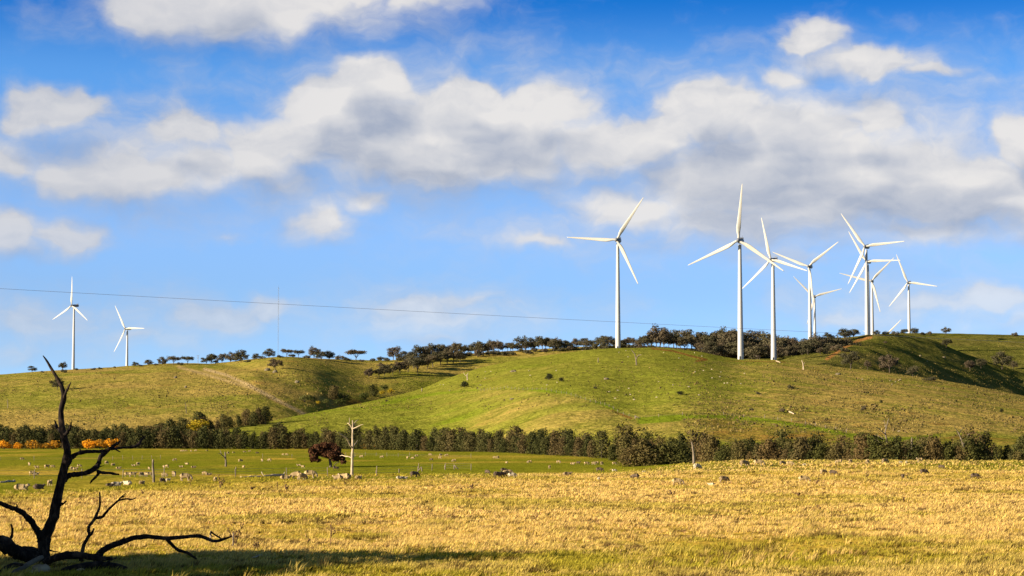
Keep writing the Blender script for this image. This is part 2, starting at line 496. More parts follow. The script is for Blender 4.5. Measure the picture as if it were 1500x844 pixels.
# ---- hills
def hill_mesh(name, key, ridge, foot, us, P, back, nr=170, nb=46, bumps=None, zones=None, fine=1.0, sink=4.0):
    us = np.asarray(us, float)
    vr, Yr = curve(ridge, us, 1), curve(ridge, us, 2)
    vf, Yf = curve(foot, us, 1), curve(foot, us, 2)
    s = np.concatenate([np.linspace(0, 1, nr), 1 + np.linspace(0, 1, nb + 1)[1:] ** 1.6])[:, None]
    sc = np.clip(s, 0, 1); sb = np.clip(s - 1, 0, 1)
    zr = CAMH + Yr * e_of(vr); zf = CAMH + Yf * e_of(vf) - sink
    Y = Yf + (Yr - Yf) * sc
    z = zf + (zr - zf) * P(sc, us[None, :])
    if back[0] == 'plateau':                      # land carries on behind, just below the sight line
        Yb = Yr + (back[1] - Yr) * sb
        zb = CAMH + Yb * (e_of(vr) - back[2] * sb ** .8)
    else:                                         # falls away
        Yb = Yr + back[1] * sb
        zb = zr - back[2] * sb ** 1.7
    Y = np.where(s > 1, Yb, Y); z = np.where(s > 1, zb, z)
    X = Y * (us[None, :] - 750) / F
    win = np.clip(1 - .72 * sc ** 6, 0, 1) * sstep(0, .1, sc)
    z = z + win * fine * (2.2 * fbm(X / 130, Y / 130, 3, 41) + .55 * fbm(X / 26, Y / 26, 4, 47) + .16 * fbm(X / 6, Y / 6, 2, 53))
    if bumps: z = z + bumps(X, Y, us[None, :] + 0 * Y, sc)
    U, V = proj(X, Y, z)
    zn = zones(U, V, X, Y, sc)
    Vv = np.stack([X, Y, z], -1).reshape(-1, 3)
    Fc = grid_faces(len(s), len(us))
    me = mesh_np(name, Vv, Fc, M['hill'], True, {'zone': zn.reshape(-1, 4)})
    tag(link(name, me), kind='structure')
    reg_bvh(key, Vv, Fc)

def polydist(U, V, pts):
    d = np.full(U.shape, 1e9)
    for (x0, y0), (x1, y1) in zip(pts[:-1], pts[1:]):
        dx, dy = x1 - x0, y1 - y0
        t = np.clip(((U - x0) * dx + (V - y0) * dy) / (dx * dx + dy * dy), 0, 1)
        d = np.minimum(d, np.hypot(U - x0 - t * dx, V - y0 - t * dy))
    return d
def along(pts, U):
    p = np.array(pts, float)
    return np.interp(U, p[:, 0], p[:, 1])

# back hill with the gum-tree ridge
rB = [(-760, 640, 1800), (-500, 590, 1800), (-330, 562, 1800), (0, 549, 1800), (60, 544.5, 1800), (130, 540.5, 1800), (185, 537.5, 1800), (250, 533.5, 1800), (300, 533, 1780), (340, 530, 1760), (385, 525, 1720), (420, 523, 1720), (455, 525, 1740), (500, 527, 1800), (560, 528, 1850), (620, 524, 1850), (680, 519, 1850), (760, 514, 1850), (840, 509, 1850), (920, 507, 1850), (1000, 510, 1880), (1080, 514, 1920), (1150, 518, 1950), (1250, 530, 2000)]
fB = [(-760, 668, 1000), (-330, 668, 960), (0, 655, 1000), (300, 650, 1020), (440, 634, 1130), (560, 618, 1300), (700, 600, 1500), (1250, 600, 1560)]
LB = [(285, 536), (330, 548), (365, 565), (400, 583), (440, 604)]
def bumpB(X, Y, U, s):
    g1 = -2.0 * np.exp(-((U - along([(c[1], c[0]) for c in LB], 640 - 105 * s) ) / 26) ** 2) * sstep(.2, .5, s) * (1 - sstep(.8, 1, s))
    g2 = 1.0 * np.exp(-((U - 420) / 48) ** 2 - ((s - .72) / .2) ** 2) - 1.6 * np.exp(-((U - 525) / 44) ** 2) * sstep(.2, .5, s) * (1 - sstep(.85, 1, s))
    return g1 + g2
def zoneB(U, V, X, Y, s):
    w = fbm(X / 60, Y / 60, 3, 61)
    st = .52 + .35 * w + .25 * (1 - sstep(540, 548, V)) * (1 - sstep(100, 240, U)) + .22 * (1 - sstep(230, 420, U)) * sstep(600, 628, V)
    tr = np.exp(-(polydist(U, V, [(300, 541), (330, 549), (365, 564), (395, 581), (420, 593), (446, 607)]) / 1.9) ** 2)
    tr2 = np.exp(-(polydist(U, V, [(262, 538), (300, 548), (340, 560), (380, 572), (410, 588)]) / 2.0) ** 2)
    st = np.clip(st + 1.3 * tr + .6 * tr2, -.2, 1.5)
    br = .16 + .3 * np.clip(fbm(X / 9, Y / 9, 3, 69), 0, 1) + .95 * np.exp(-(polydist(U, V, [(395, 583), (420, 594), (446, 607)]) / 1.6) ** 2) + .22 * sstep(.25, .6, fbm(X / 30, Y / 30, 3, 63)) + .35 * sstep(430, 520, U) * (1 - sstep(560, 600, U)) * sstep(565, 600, V)
    lu = .25 * sstep(.1, .5, fbm(X / 90, Y / 90, 2, 66))
    return np.stack([st, br * (1 - tr), lu * (1 - tr), 1 - np.clip(.95 * tr + .5 * tr2, 0, .95)], -1)
hill_mesh('hill', 'back', rB, fB, np.linspace(-760, 1250, 760), lambda s, u: .35 * s + .65 * np.sin(s * np.pi / 2), ('plateau', 4300, .004), bumps=bumpB, zones=zoneB)

# front green hill
rA = [(215, 652, 940), (250, 644, 960), (280, 637, 1000), (330, 628.5, 1030), (440, 608, 1130), (560, 584, 1280), (620, 569, 1380), (660, 553, 1480), (700, 541, 1560), (760, 528, 1650), (830, 518, 1710), (905, 510.5, 1740), (960, 510, 1745), (1020, 515, 1730), (1085, 526.5, 1690), (1135, 527.5, 1670), (1180, 532, 1640), (1240, 539, 1590), (1300, 546, 1530), (1370, 556, 1450), (1440, 569, 1360), (1500, 581, 1280), (1600, 602, 1140), (1800, 630, 1060)]
fA = [(215, 654, 900), (300, 655, 895), (600, 660, 865), (880, 668, 650), (1100, 672, 600), (1500, 680, 560), (1800, 684, 560)]
LA = [(600, 590), (690, 572), (760, 571), (830, 577), (880, 592), (905, 604), (930, 612), (1000, 607), (1060, 607), (1120, 612), (1180, 621), (1240, 633), (1295, 641), (1340, 639), (1400, 631), (1500, 634), (1800, 640)]
def bumpA(X, Y, U, s):
    w = sstep(0, .15, s) * (1 - sstep(.85, 1, s))
    return w * (- 2.5 * np.exp(-((U - 930) / 60) ** 2 - ((s - .3) / .15) ** 2) + 3.0 * np.exp(-((U - 760) / 90) ** 2 - ((s - .35) / .2) ** 2))
def zoneA(U, V, X, Y, s):
    w = fbm(X / 70, Y / 70, 4, 71); w2 = fbm(X / 22, Y / 40, 3, 75)
    lineV = along(LA, U)
    below = sstep(-.8, .8, V - lineV) * sstep(640, 720, U)
    dry = sstep(930, 1250, U + 1.2 * (V - 560))
    upper = .12 + .26 * w + dry * (.40 + .25 * w2)
    lower = .36 + .22 * w + .20 * w2
    wst = .16 + .26 * w + .12 * w2
    st = upper * (1 - below) + lower * below
    st = np.where(U < 640, wst, st * sstep(620, 720, U) + wst * (1 - sstep(620, 720, U)))
    for k, (vv, sl) in enumerate(((560, .22), (580, .15), (597, .12), (570, .2))):
        st = st + .30 * np.exp(-((V - vv - sl * (U - 1250) - 3 * w2) / 2.2) ** 2) * sstep(1020, 1200, U) * (1 - below)
    st = st + .42 * np.clip(np.sin((V - .14 * (U - 1250)) * 1.05 + 3.5 * w2 + 2 * w), 0, 1) ** 5 * dry * (1 - below)
    br0 = dry * (1 - below) * (.10 + .7 * np.clip(fbm(X / 10, Y / 12, 3, 77), 0, 1))
    bandr = sstep(965, 1075, U + 4 * (V - 620) * 0 + 18 * w2) * below * sstep(4.5, 9.5, V - lineV) 
    br = br0 + bandr * (.60 + .30 * w2) * (1 - .55 * sstep(637, 655, V))
    br = br + .8 * np.exp(-(polydist(U, V, [(885, 594), (905, 605), (925, 613)]) / 2.0) ** 2)
    br = br + 1.0 * np.exp(-(polydist(U, V, [(955, 510.5), (985, 514), (1010, 521), (1035, 527), (1020, 529)]) / 1.7) ** 2)
    br = br + .38 * sstep(.1, .5, w + .3 * w2) * (1 - sstep(700, 860, U)) + .5 * sstep(.2, .6, w2) * np.exp(-((V - 583) / 9) ** 2 - ((U - 790) / 70) ** 2)
    br = br + .6 * np.exp(-(polydist(U, V, [(1060, 529), (1100, 529.5), (1150, 530.5)]) / 1.2) ** 2)
    lu = .9 * np.exp(-((V - lineV - 3.4) / 3.2) ** 2) * sstep(930, 980, U) * (1 - sstep(1360, 1400, U))
    lu = lu + .8 * sstep(975, 930, U) * 0
    lu = lu + .85 * sstep(-.8, .5, V - lineV) * (1 - sstep(8, 12, V - lineV)) * sstep(925, 940, U) * (1 - sstep(985, 1020, U))
    lu = lu + .55 * np.exp(-((V - lineV + 1.5) / 1.8) ** 2) * sstep(740, 800, U) * (1 - sstep(925, 935, U))
    lu = lu + .55 * sstep(.0, .45, w + .15) * (1 - sstep(560, 760, U)) + .45 * sstep(.1, .5, fbm(X / 90, Y / 50, 3, 79)) * (1 - dry)
    lu = lu + .55 * np.exp(-(polydist(U, V, [(560, 591), (640, 577), (700, 571)]) / 2.2) ** 2)
    return np.stack([np.clip(st, -.2, 1.1), np.clip(br, 0, 1), np.clip(lu, 0, 1), np.ones_like(st)], -1)
hill_mesh('hill', 'front', rA, fA, np.linspace(215, 1800, 760), lambda s, u: .5 * s + .5 * np.sin(s * np.pi / 2), ('fall', 260, 26), bumps=bumpA, zones=zoneA, nr=240)

# right hill: a spur running toward the viewer with a steep far flank, and the slope beyond its valley
usD = np.linspace(1090, 2300, 560)
YD = np.concatenate([np.linspace(1330, 2750, 260), np.linspace(2760, 4400, 50)])[:, None]
XD = YD * (usD[None, :] - 750) / F
YY = YD + 0 * XD
xc = np.interp(YY, [1300, 1500, 1650, 1900, 2060, 2500, 4400], [160, 190, 227, 296, 352, 432, 760])
zc = np.interp(YY, [1300, 1500, 1650, 1900, 2060, 2600, 4400], [38, 48, 60, 86, 99.5, 108, 180])
dd = XD - xc
flank = np.where(dd > 0, -.42 * (np.sqrt(dd * dd + 26.0 ** 2) - 26.0), .09 * dd)
rnd = 5.0
flank = flank
zs = zc + flank + 3.2 * fbm(XD / 80, YY / 80, 3, 91) + 1.3 * fbm(XD / 20, YY / 20, 3, 92)
rE = [(1090, 540, 2600), (1190, 520, 2600), (1250, 500, 2600), (1290, 492.5, 2600), (1340, 490.5, 2600), (1400, 491.5, 2600), (1500, 494.5, 2600), (1750, 508, 2600), (2300, 640, 2600)]
vE = curve(rE, usD, 1)[None, :]
zE_r = CAMH + 2600 * e_of(vE)
zE = np.where(YY < 2600, 14 + (zE_r - 14) * np.sin(np.clip((YY - 1500) / 1100, 0, 1) * np.pi / 2) ** 2.3, CAMH + YY * (e_of(vE) - .004 * np.clip((YY - 2600) / 1700, 0, 1) ** .8))
zE = zE + .5 * fbm(XD / 14, YY / 14, 2, 99) + sstep(1450, 1600, YY) * (1 - sstep(2350, 2600, YY)) * (4.0 * fbm(XD / 110, YY / 160, 3, 95) + .8 * fbm(XD / 25, YY / 25, 3, 96))
k_ = 5.0
hh = np.clip(.5 + .5 * (zs - zE) / k_, 0, 1)
zD = zE + (zs - zE) * hh + k_ * hh * (1 - hh) * .5
UD, VD = proj(XD, YY, zD)
wD = fbm(XD / 60, YY / 60, 3, 98)
stD = .30 + .35 * wD
brD = 1.0 * np.exp(-(polydist(UD, VD, [(1211, 526), (1222, 519), (1240, 507), (1258, 499), (1276, 494)]) / 2.8) ** 2) * (YY < 2300)
luD = .12 + .35 * wD
znD = np.stack([stD, np.clip(brD, 0, 1), np.clip(luD, 0, 1), np.ones_like(stD)], -1)
VvD = np.stack([XD, YY, zD], -1).reshape(-1, 3)
FcD = grid_faces(YY.shape[0], len(usD))
tag(link('hill', mesh_np('hill', VvD, FcD, M['hill_shaded'], True, {'zone': znD.reshape(-1, 4)})), kind='structure')
reg_bvh('right', VvD, FcD)

# ================================================================== WIND TURBINES
def simple_mat(name, col, rough=.6, spec=.3, nscale=None, namp=.15, metal=0.0, bstr=0, bdist=.05):
    m, N_ = new_mat(name)
    c = (*col, 1.0)
    bmp = None
    if nscale:
        tcn = N_.n('ShaderNodeTexCoord').outputs['Object']
        nz = N_.noise(tcn, nscale, 5.0, .6)
        c = N_.mix(N_.ramp(nz, .3, .7), tuple(x * (1 - namp) for x in col), tuple(min(1, x * (1 + namp)) for x in col))
        if bstr: bmp = bump(N_, nz, bstr, bdist)
    return finish(m, N_, c, rough, bmp, spec=spec, metal=metal)
M['white'] = simple_mat('turbine_white', (.40, .39, .365), .5, .4, .08, .05)
M['blade'] = simple_mat('blade_white', (.42, .40, .345), .55, .35, .15, .04)
M['grey'] = simple_mat('nacelle_grey', (.14, .15, .17), .5, .4, .5, .1)
M['dark'] = simple_mat('dark_metal', (.05, .055, .06), .5, .4, .5, .1)
M['conc'] = simple_mat('concrete', (.42, .40, .36), .9, .2, 1.5, .15)

R_BL = 40.0
def blade_mesh():
    mb = MB()
    st = [(1.2, 1.75, 1.75, 0), (3.0, 1.75, 1.7, 4), (5.5, 2.5, 1.25, 18), (8.5, 3.15, .85, 15), (13, 2.85, .6, 10), (20, 2.2, .42, 6), (28, 1.6, .28, 3), (35, 1.08, .17, 1), (38.8, .66, .1, 0), (R_BL, .16, .04, 0)]
    seg = 14; rows = []
    for (r, ch, th, tw) in st:
        a = np.linspace(0, 2 * np.pi, seg, endpoint=False)
        x = np.cos(a) * ch / 2; y = np.sin(a) * th / 2 * (1 - .45 * np.cos(a + np.pi) * (0 if ch == 1.75 else 1) * -1)
        x = x - (0 if r < 4 else .18 * ch)
        tw = R(tw); X = x * math.cos(tw) - y * math.sin(tw); Y = x * math.sin(tw) + y * math.cos(tw)
        rows.append(np.stack([X, Y - .0011 * r * r, np.full(seg, r)], -1))
    V = np.concatenate(rows); Fc = grid_faces(len(st), seg, True)
    mb.add(V, Fc)
    k = (len(st) - 1) * seg
    mb.F.append(np.array([(k + j, k + (j + 1) % seg, k) for j in range(1, seg - 1)]))
    return mb.mesh('blade', M['blade'])
BLADE = blade_mesh()
def hub_mesh():
    mb = MB()
    # spinner nose: revolved around Y (front = -Y)
    prof = [(1.5, 1.35), (.6, 1.55), (-.4, 1.5), (-1.2, 1.15), (-1.8, .6), (-2.0, .05)]
    seg = 18; a = np.linspace(0, 2 * np.pi, seg, endpoint=False)
    V = np.concatenate([np.stack([r * np.cos(a), np.full(seg, y), r * np.sin(a)], -1) for y, r in prof])
    mb.add(V, grid_faces(len(prof), seg, True))
    for k in range(3):
        t = k * 2 * math.pi / 3
        mb.tube([(0, 0, 0), (math.sin(t) * 1.5, 0, math.cos(t) * 1.5)], [.92, .92], 12)
    return mb.mesh('hub', M['grey'])
HUB = hub_mesh()
def nacelle_mesh():
    mb = MB()
    st = [(-2.4, 1.25, 1.2, 0), (-1.6, 1.6, 1.6, 0), (1.5, 1.75, 1.8, .05), (5.5, 1.7, 1.75, .1), (7.3, 1.5, 1.45, .2), (8.0, 1.0, 1.0, .3)]
    seg = 16; a = np.linspace(0, 2 * np.pi, seg, endpoint=False)
    sq = lambda c: np.sign(c) * np.abs(c) ** .55
    V = np.concatenate([np.stack([hw * sq(np.cos(a)), np.full(seg, y), zc + hh * sq(np.sin(a))], -1) for y, hw, hh, zc in st])
    mb.add(V, grid_faces(len(st), seg, True))
    for rw, rev in ((0, 1), (len(st) - 1, 0)):
        k = rw * seg
        mb.F.append(np.array([(k, k + j, k + j + 1) if not rev else (k, k + j + 1, k + j) for j in range(1, seg - 1)]))
    return mb.mesh('nacelle', M['grey'])
NAC = nacelle_mesh()
def cooler_mesh():
    mb = MB()
    mb.box((0, 6.2, 2.3), (2.6, 1.2, .9)); mb.tube([(.6, 6.6, 2.6), (.6, 6.6, 4.0)], [.06, .05], 6); mb.tube([(-.6, 6.6, 2.6), (-.6, 6.6, 3.8)], [.06, .05], 6)
    mb.box((.6, 6.6, 4.0), (.5, .08, .08))
    return mb.mesh('cooling_unit', M['dark'], False)
COOL = cooler_mesh()

def turbine(hub_uv, Rpx, yaw, th, base_v, label, show_door=False, sc=1.0):
    Y = F * R_BL * sc / Rpx
    hub = pt(hub_uv[0], hub_uv[1], Y)
    yw = R(yaw)
    ax = Vector((-math.sin(yw), -math.cos(yw), 0))          # rotor axis, pointing up-wind
    OH = 4.6 * sc
    top = hub - ax * OH                                     # tower axis under the nacelle
    gz_ = zat(top.x, top.y)
    zb = gz_ - .3
    if base_v is not None:
        zb = min(pt(hub_uv[0], base_v, top.y).z, 9e9)
        zb = min(zb, max(gz_, zb - 6)) if abs(gz_ - zb) < 8 else gz_ - .3
        zb = zb - .4
    root = empty('wind_turbine', (top.x, top.y, zb))
    tag(root, label, 'wind turbine', 'white wind turbines along the hilltops')
    Ht = hub.z - zb
    mb = MB(); seg = 28
    rb, rt = 2.15, 1.15
    prof = [(0, rb * 1.0)] + [(f, rb + (rt - rb) * f) for f in (.02, .25, .251, .5, .501, .75, .751, .985)]
    rows = []; a = np.linspace(0, 2 * np.pi, seg, endpoint=False)
    Hs = Ht - 1.5
    for f, r in prof:
        rr_ = r * (1.012 if f in (.25, .5, .75) else 1.0)
        rows.append(np.stack([rr_ * np.cos(a), rr_ * np.sin(a), np.full(seg, f * Hs)], -1))
    mb.add(np.concatenate(rows), grid_faces(len(prof), seg, True))
    tw = mb.build('tower', M['white'], root)
    if show_door:
        d = MB(); d.box((-.55, -rb * .985, 2.6), (1.0, .25, 2.3)); d.build('door', M['dark'], tw, smooth=False)
        d = MB(); d.tube([(0, 0, -.4), (0, 0, .25)], [rb * 1.45, rb * 1.4], 28); d.build('foundation', M['conc'], root)
    else:
        d = MB(); d.tube([(0, 0, -.4), (0, 0, .25)], [rb * 1.45, rb * 1.4], 28); d.build('foundation', M['conc'], root)
    nc = link('nacelle', NAC, root, (0, 0, Ht)); nc.rotation_euler = (0, 0, -yw); nc.scale = (sc, sc, sc)
    link('cooling_unit', COOL, nc)
    hb = link('hub', HUB, root, (ax.x * OH, ax.y * OH, Ht)); hb.rotation_euler = (0, 0, -yw); hb.scale = (sc, sc, sc)
    for k in range(3):
        b = link('blade', BLADE, hb); b.rotation_euler = (0, R(th + 120 * k), 0)
    return root
TURB = {}
TURB['A'] = turbine((903.2, 351.2), 74.4, 14, 34, 510.5, 'large white turbine standing alone on the green hill crest, one blade pointing straight left', True)
TURB['B'] = turbine((1081.6, 352), 83.5, 18, 5, 529, 'tallest and nearest white turbine, standing right of the hill crest with one blade straight up', True)
TURB['C'] = turbine((1128.9, 380.2), 63.9, 33, 108, 527, 'white turbine close behind the tallest one, its left blade partly behind that tower', True, sc=.82)
TURB['D'] = turbine((1184.2, 390.2), 58.1, 21, 53, None, 'white turbine with a Y shaped rotor, lowest blade hanging before its tower')
TURB['E'] = turbine((1192.8, 434.6), 42.4, 12, 75, None, 'small far white turbine half hidden behind the tower of the Y shaped one')
TURB['F'] = turbine((1267, 361.1), 60.9, 24, 85, 494, 'white turbine on the dark green knoll at the top of the red dirt track', True)
TURB['G'] = turbine((1269.3, 383.4), 52.8, 27, 90, None, 'white turbine hidden behind the knoll turbine, only its three blades showing')
TURB['H'] = turbine((1276.6, 411.7), 48.1, 15, 45, None, 'distant white turbine with tower just right of the knoll turbine tower')
TURB['I'] = turbine((1329.8, 414), 45.1, 24, 99, None, 'rightmost distant white turbine standing alone right of the knoll')
TURB['J'] = turbine((1297, 493), 35, 24, 45, None, 'white turbine almost wholly behind the hill, one blade tip showing above the trees')
TURB['1'] = turbine((104.8, 447.7), 43.0, 36, 3, 541.5, 'leftmost white turbine on the far left hill with one blade straight up', True)
TURB['2'] = turbine((183.4, 481.6), 39.6, 33, 91, None, 'small white turbine on the left hill just right of the leftmost one')

# ------------------------------------------------------------------ mast, antenna, cable
M['mast'] = simple_mat('galvanised_steel', (.22, .25, .30), .5, .4, .5, .1)
def lattice_mast(u, v0, v1, Y, w, name, label, cat):
    b = pt(u, v1, Y); t = pt(u, v0, Y)
    zb = zat(b.x, b.y); h = t.z - zb
    root = empty(name, (b.x, b.y, zb)); tag(root, label, cat)
    mb = MB(); n = int(h / (w * 2.2))
    c = [(w * math.cos(q), w * math.sin(q)) for q in (0.4, 2.494, 4.589)]
    for (x, y) in c: mb.tube([(x, y, -.3), (x, y, h)], [w * .16] * 2, 5)
    for i in range(n):
        z0, z1 = i * h / n, (i + 1) * h / n
        for j in range(3):
            a_, b_ = c[j], c[(j + 1) % 3]
            if i % 2: a_, b_ = b_, a_
            mb.tube([(a_[0], a_[1], z0), (b_[0], b_[1], z1)], [w * .08] * 2, 4, cap=False)
    mb.build('lattice_tower', M['mast'], root, smooth=False)
    return root, h
r_, h_ = lattice_mast(407.3, 421, 513, 1790, .24, 'met_mast', 'very tall thin grey lattice mast rising behind the hilltop gum trees', 'mast')
mb = MB(); mb.tube([(0, 0, h_ - .3), (0, 0, h_ + 2.2)], [.05, .03], 5); mb.build('lightning_rod', M['mast'], r_)
mb = MB()
for z in (.55, .8, .98):
    mb = MB(); mb.tube([(-.9, 0, h_ * z), (.9, 0, h_ * z)], [.04, .04], 4); mb.build('sensor_boom', M['mast'], r_)
r_, h_ = lattice_mast(290, 521, 531, 1760, .3, 'radio_antenna', 'short antenna post between gum trees on the left hill skyline', 'antenna')
for z, w_ in ((1, 2.0), (.72, 1.5)):
    mb = MB(); mb.box((0, 0, h_ * z), (w_, .4, .3)); mb.build('crossarm', M['mast'], r_, smooth=False)
M['cable'] = simple_mat('cable_alu', (.26, .30, .35), .5, .3)
pa, pb = pt(-900, 371.5, 92), pt(2400, 541, 186)
mb = MB(); pts_ = []
for i in range(61):
    t = i / 60; p = pa.lerp(pb, t); p.z -= 0.9 * 4 * t * (1 - t) * .35; pts_.append(p)
mb.tube(pts_, [.0072] * 61, 6)
tag(mb.build('power_cable', M['cable']), 'thin dark overhead cable sloping down across the whole sky to the right', 'cable')
# ================================================================== TREES
def leaf_mat(name, cols, var=.35, trans=.12):
    """cols: two or three foliage colours mixed clump by clump"""
    m, N_ = new_mat(name)
    p = pos(N_)
    rnd = obj_rand(N_)
    n = N_.noise(p, .9, 3.0, .6)
    c = N_.mix(N_.ramp(N_.m('ADD', n, N_.m('MULTIPLY', N_.m('SUBTRACT', rnd, .5), .5)), .32, .68), cols[0], cols[1])
    if len(cols) > 2:
        c = N_.mix(N_.ramp(rnd, .45, .95), c, cols[2])
    f = N_.noise(p, 5.0, 2.0, .5)
    c = N_.v('SCALE', c, N_.ramp(f, .25, .75, 1 - var, 1 + var))
    return finish(m, N_, c, .8, None, spec=.06, trans=trans)
M['leaf_plant'] = leaf_mat('plantation_leaf', [(.048, .050, .014), (.088, .078, .024), (.095, .068, .026)])
M['leaf_bush'] = leaf_mat('bush_leaf', [(.058, .058, .014), (.100, .083, .024), (.105, .070, .026)])
M['leaf_green'] = leaf_mat('green_leaf', [(.060, .070, .016), (.10, .10, .025)])
M['leaf_gum'] = leaf_mat('gum_leaf', [(.066, .060, .030), (.108, .092, .048), (.11, .082, .050)])
M['leaf_dark'] = leaf_mat('dark_leaf', [(.030, .034, .014), (.05, .05, .02)])
M['leaf_gold'] = leaf_mat('wattle_bloom', [(.22, .13, .02), (.72, .31, .014)], .4, .15)
M['leaf_yellow'] = leaf_mat('yellow_leaf', [(.30, .22, .015), (.45, .32, .02)], .3, .2)
M['leaf_red'] = leaf_mat('copper_leaf', [(.070, .030, .014), (.125, .050, .022)], .35, .1)
M['bark'] = simple_mat('bark', (.085, .066, .048), .9, .15, 2.0, .35, bstr=.6)
M['bark_pale'] = simple_mat('bark_pale', (.26, .21, .15), .85, .2, 1.2, .3, bstr=.5)
M['dead_pale'] = simple_mat('weathered_wood', (.40, .31, .20), .85, .2, 1.5, .35, bstr=.6)
M['dead_grey'] = simple_mat('grey_dead_wood', (.16, .125, .085), .9, .15, 1.5, .35, bstr=.6)

def leaf_cloud(blobs, n, size, rg, squash=1.0, inner=.25):
    """n leaf sprays scattered through the shells of ellipsoid clumps (cx, cy, cz, rx, ry, rz)"""
    b = np.array(blobs, float)
    w = (b[:, 3] * b[:, 4] + b[:, 4] * b[:, 5] + b[:, 3] * b[:, 5]); w = w / w.sum()
    k = rg.choice(len(b), n, p=w)
    d = rg.normal(size=(n, 3)); d /= np.linalg.norm(d, axis=1)[:, None]
    r = 1 - inner * rg.random(n) ** 1.6
    r = np.where(rg.random(n) < .12, r + .16 * rg.random(n), r)
    c = b[k, :3] + d * b[k, 3:6] * r[:, None]
    nrm = d + rg.normal(size=(n, 3)) * .55; nrm /= np.linalg.norm(nrm, axis=1)[:, None]
    up = rg.normal(size=(n, 3)); t1 = np.cross(nrm, up); t1 /= np.linalg.norm(t1, axis=1)[:, None]; t2 = np.cross(nrm, t1)
    s = size * (.6 + .8 * rg.random(n))[:, None]
    asp = (.45 + .4 * rg.random(n))[:, None]
    v0 = c - t1 * s * .6; v1 = c + t2 * s * asp * .5; v2 = c + t1 * s * .6; v3 = c - t2 * s * asp * .5
    V = np.stack([v0, v1, v2, v3], 1).reshape(-1, 3)
    Fc = np.arange(4 * n).reshape(n, 4)
    return V, Fc
def crown_mesh(name, blobs, n, size, rg, mat, **kw):
    V, Fc = leaf_cloud(blobs, n, size, rg, **kw)
    return mesh_np(name, V, Fc, mat, False)

def proto_plantation(seed, mat, tall=1.0, n=1300, wide=1.0):
    """young plantation tree, 1 unit = 1 m, 7 m high, leafy to the ground"""
    rg = np.random.default_rng(seed); H = 7.0
    blobs = []
    for i in range(15):
        f = (i + .4) / 15
        z = H * (.10 + .80 * f)
        rad = 2.5 * wide * (1 - .55 * f ** 2.6) * (.8 + .4 * rg.random())
        a = rg.random() * 6.28; off = rad * .55 * rg.random() * 1.3
        s = rad * (.50 + .3 * rg.random())
        blobs.append((off * math.cos(a), off * math.sin(a), z, s, s, s * (.8 + .5 * rg.random())))
    for j in range(3): blobs.append((rg.normal() * .8, rg.normal() * .8, H * (.84 + .04 * j), .85, .85, .8))
    cr = crown_mesh('crown', blobs, n, .42, rg, mat)
    mb = MB(); mb.tube([(0, 0, -.5), (.05, .02, 2), (.1, -.05, 5.8)], [.16, .12, .04], 7, sub=2)
    for j in range(5):
        a = rg.random() * 6.28; z = 1.2 + .8 * j
        mb.tube([(0, 0, z), (math.cos(a) * 1.1, math.sin(a) * 1.1, z + .9)], [.06, .02], 5)
    return (mb.mesh('trunk', M['bark']), cr, H)
def proto_gum(seed, H=11.0, spread=1.0, n=1700, umbrella=False, mat='leaf_gum', leaf=.60, nb=None, pale=False, low=0.0):
    """open-crowned eucalypt with forked limbs and separate leaf clumps"""
    rg = np.random.default_rng(seed)
    mb = MB(); blobs = []
    lean = rg.normal() * .25
    fork = H * (.30 + .12 * rg.random()) * (1 - .5 * low)
    mb.tube([(0, 0, -.6), (lean * .3, 0, fork * .5), (lean, rg.normal() * .15, fork)], [H * .030, H * .024, H * .020], 8, .12, seed, 3)
    nb = nb or (7 + int(rg.integers(0, 3)))
    for i in range(nb):
        a = 6.283 * (i + rg.random() * .7) / nb
        rad = H * (.20 + .22 * rg.random()) * spread
        z = H * ((.72 + .12 * rg.random()) if umbrella else (.55 + .38 * rg.random()))
        if i == 0 and not umbrella: rad *= .3; z = H * .90
        if low and i % 2: z *= (1 - .35 * low)
        e = np.array([lean + rad * math.cos(a), rad * math.sin(a), z])
        m_ = np.array([lean + rad * .45 * math.cos(a), rad * .45 * math.sin(a), fork + (z - fork) * .62])
        mb.tube([(lean, 0, fork - .2), m_, e], [H * .014, H * .009, H * .004], 6, .1, seed + i, 3)
        s = H * (.135 + .06 * rg.random()) * (1.1 if umbrella else 1)
        blobs.append((e[0], e[1], e[2], s * 1.25, s * 1.25, s * (.75 if umbrella else .85)))
        for q in range(4):
            o = rg.normal(size=3) * H * np.array([.085, .085, .05 if umbrella else .075])
            s2 = s * (.5 + .45 * rg.random())
            blobs.append((e[0] + o[0], e[1] + o[1], e[2] + o[2], s2 * 1.2, s2 * 1.2, s2 * .8))
            if q == 0: mb.tube([m_, (e[0] + o[0], e[1] + o[1], e[2] + o[2])], [H * .006, H * .003], 5)
    cr = crown_mesh('crown', blobs, n, leaf, rg, M[mat], inner=.5)
    return (mb.mesh('trunk', M['bark_pale' if pale else 'bark']), cr, H)
def proto_bush(seed, mat, H=3.0, wide=1.0, n=800, leaf=.30):
    rg = np.random.default_rng(seed); blobs = []
    for i in range(12):
        a = rg.random() * 6.28; rad = H * .36 * wide * rg.random() ** .6
        z = H * (.22 + .55 * rg.random() * (1 - .4 * rad / (H * .36 * wide)))
        s = H * (.17 + .10 * rg.random())
        blobs.append((rad * math.cos(a), rad * math.sin(a), z, s * 1.15, s * 1.15, s))
    cr = crown_mesh('crown', blobs, n, leaf, rg, M[mat])
    mb = MB()
    for j in range(5):
        a = rg.random() * 6.28
        mb.tube([(0, 0, -.3), (math.cos(a) * H * .12, math.sin(a) * H * .12, H * .3), (math.cos(a) * H * .25, math.sin(a) * H * .25, H * .62)], [H * .022, H * .016, H * .006], 5, sub=2)
    return (mb.mesh('trunk', M['bark']), cr, H)

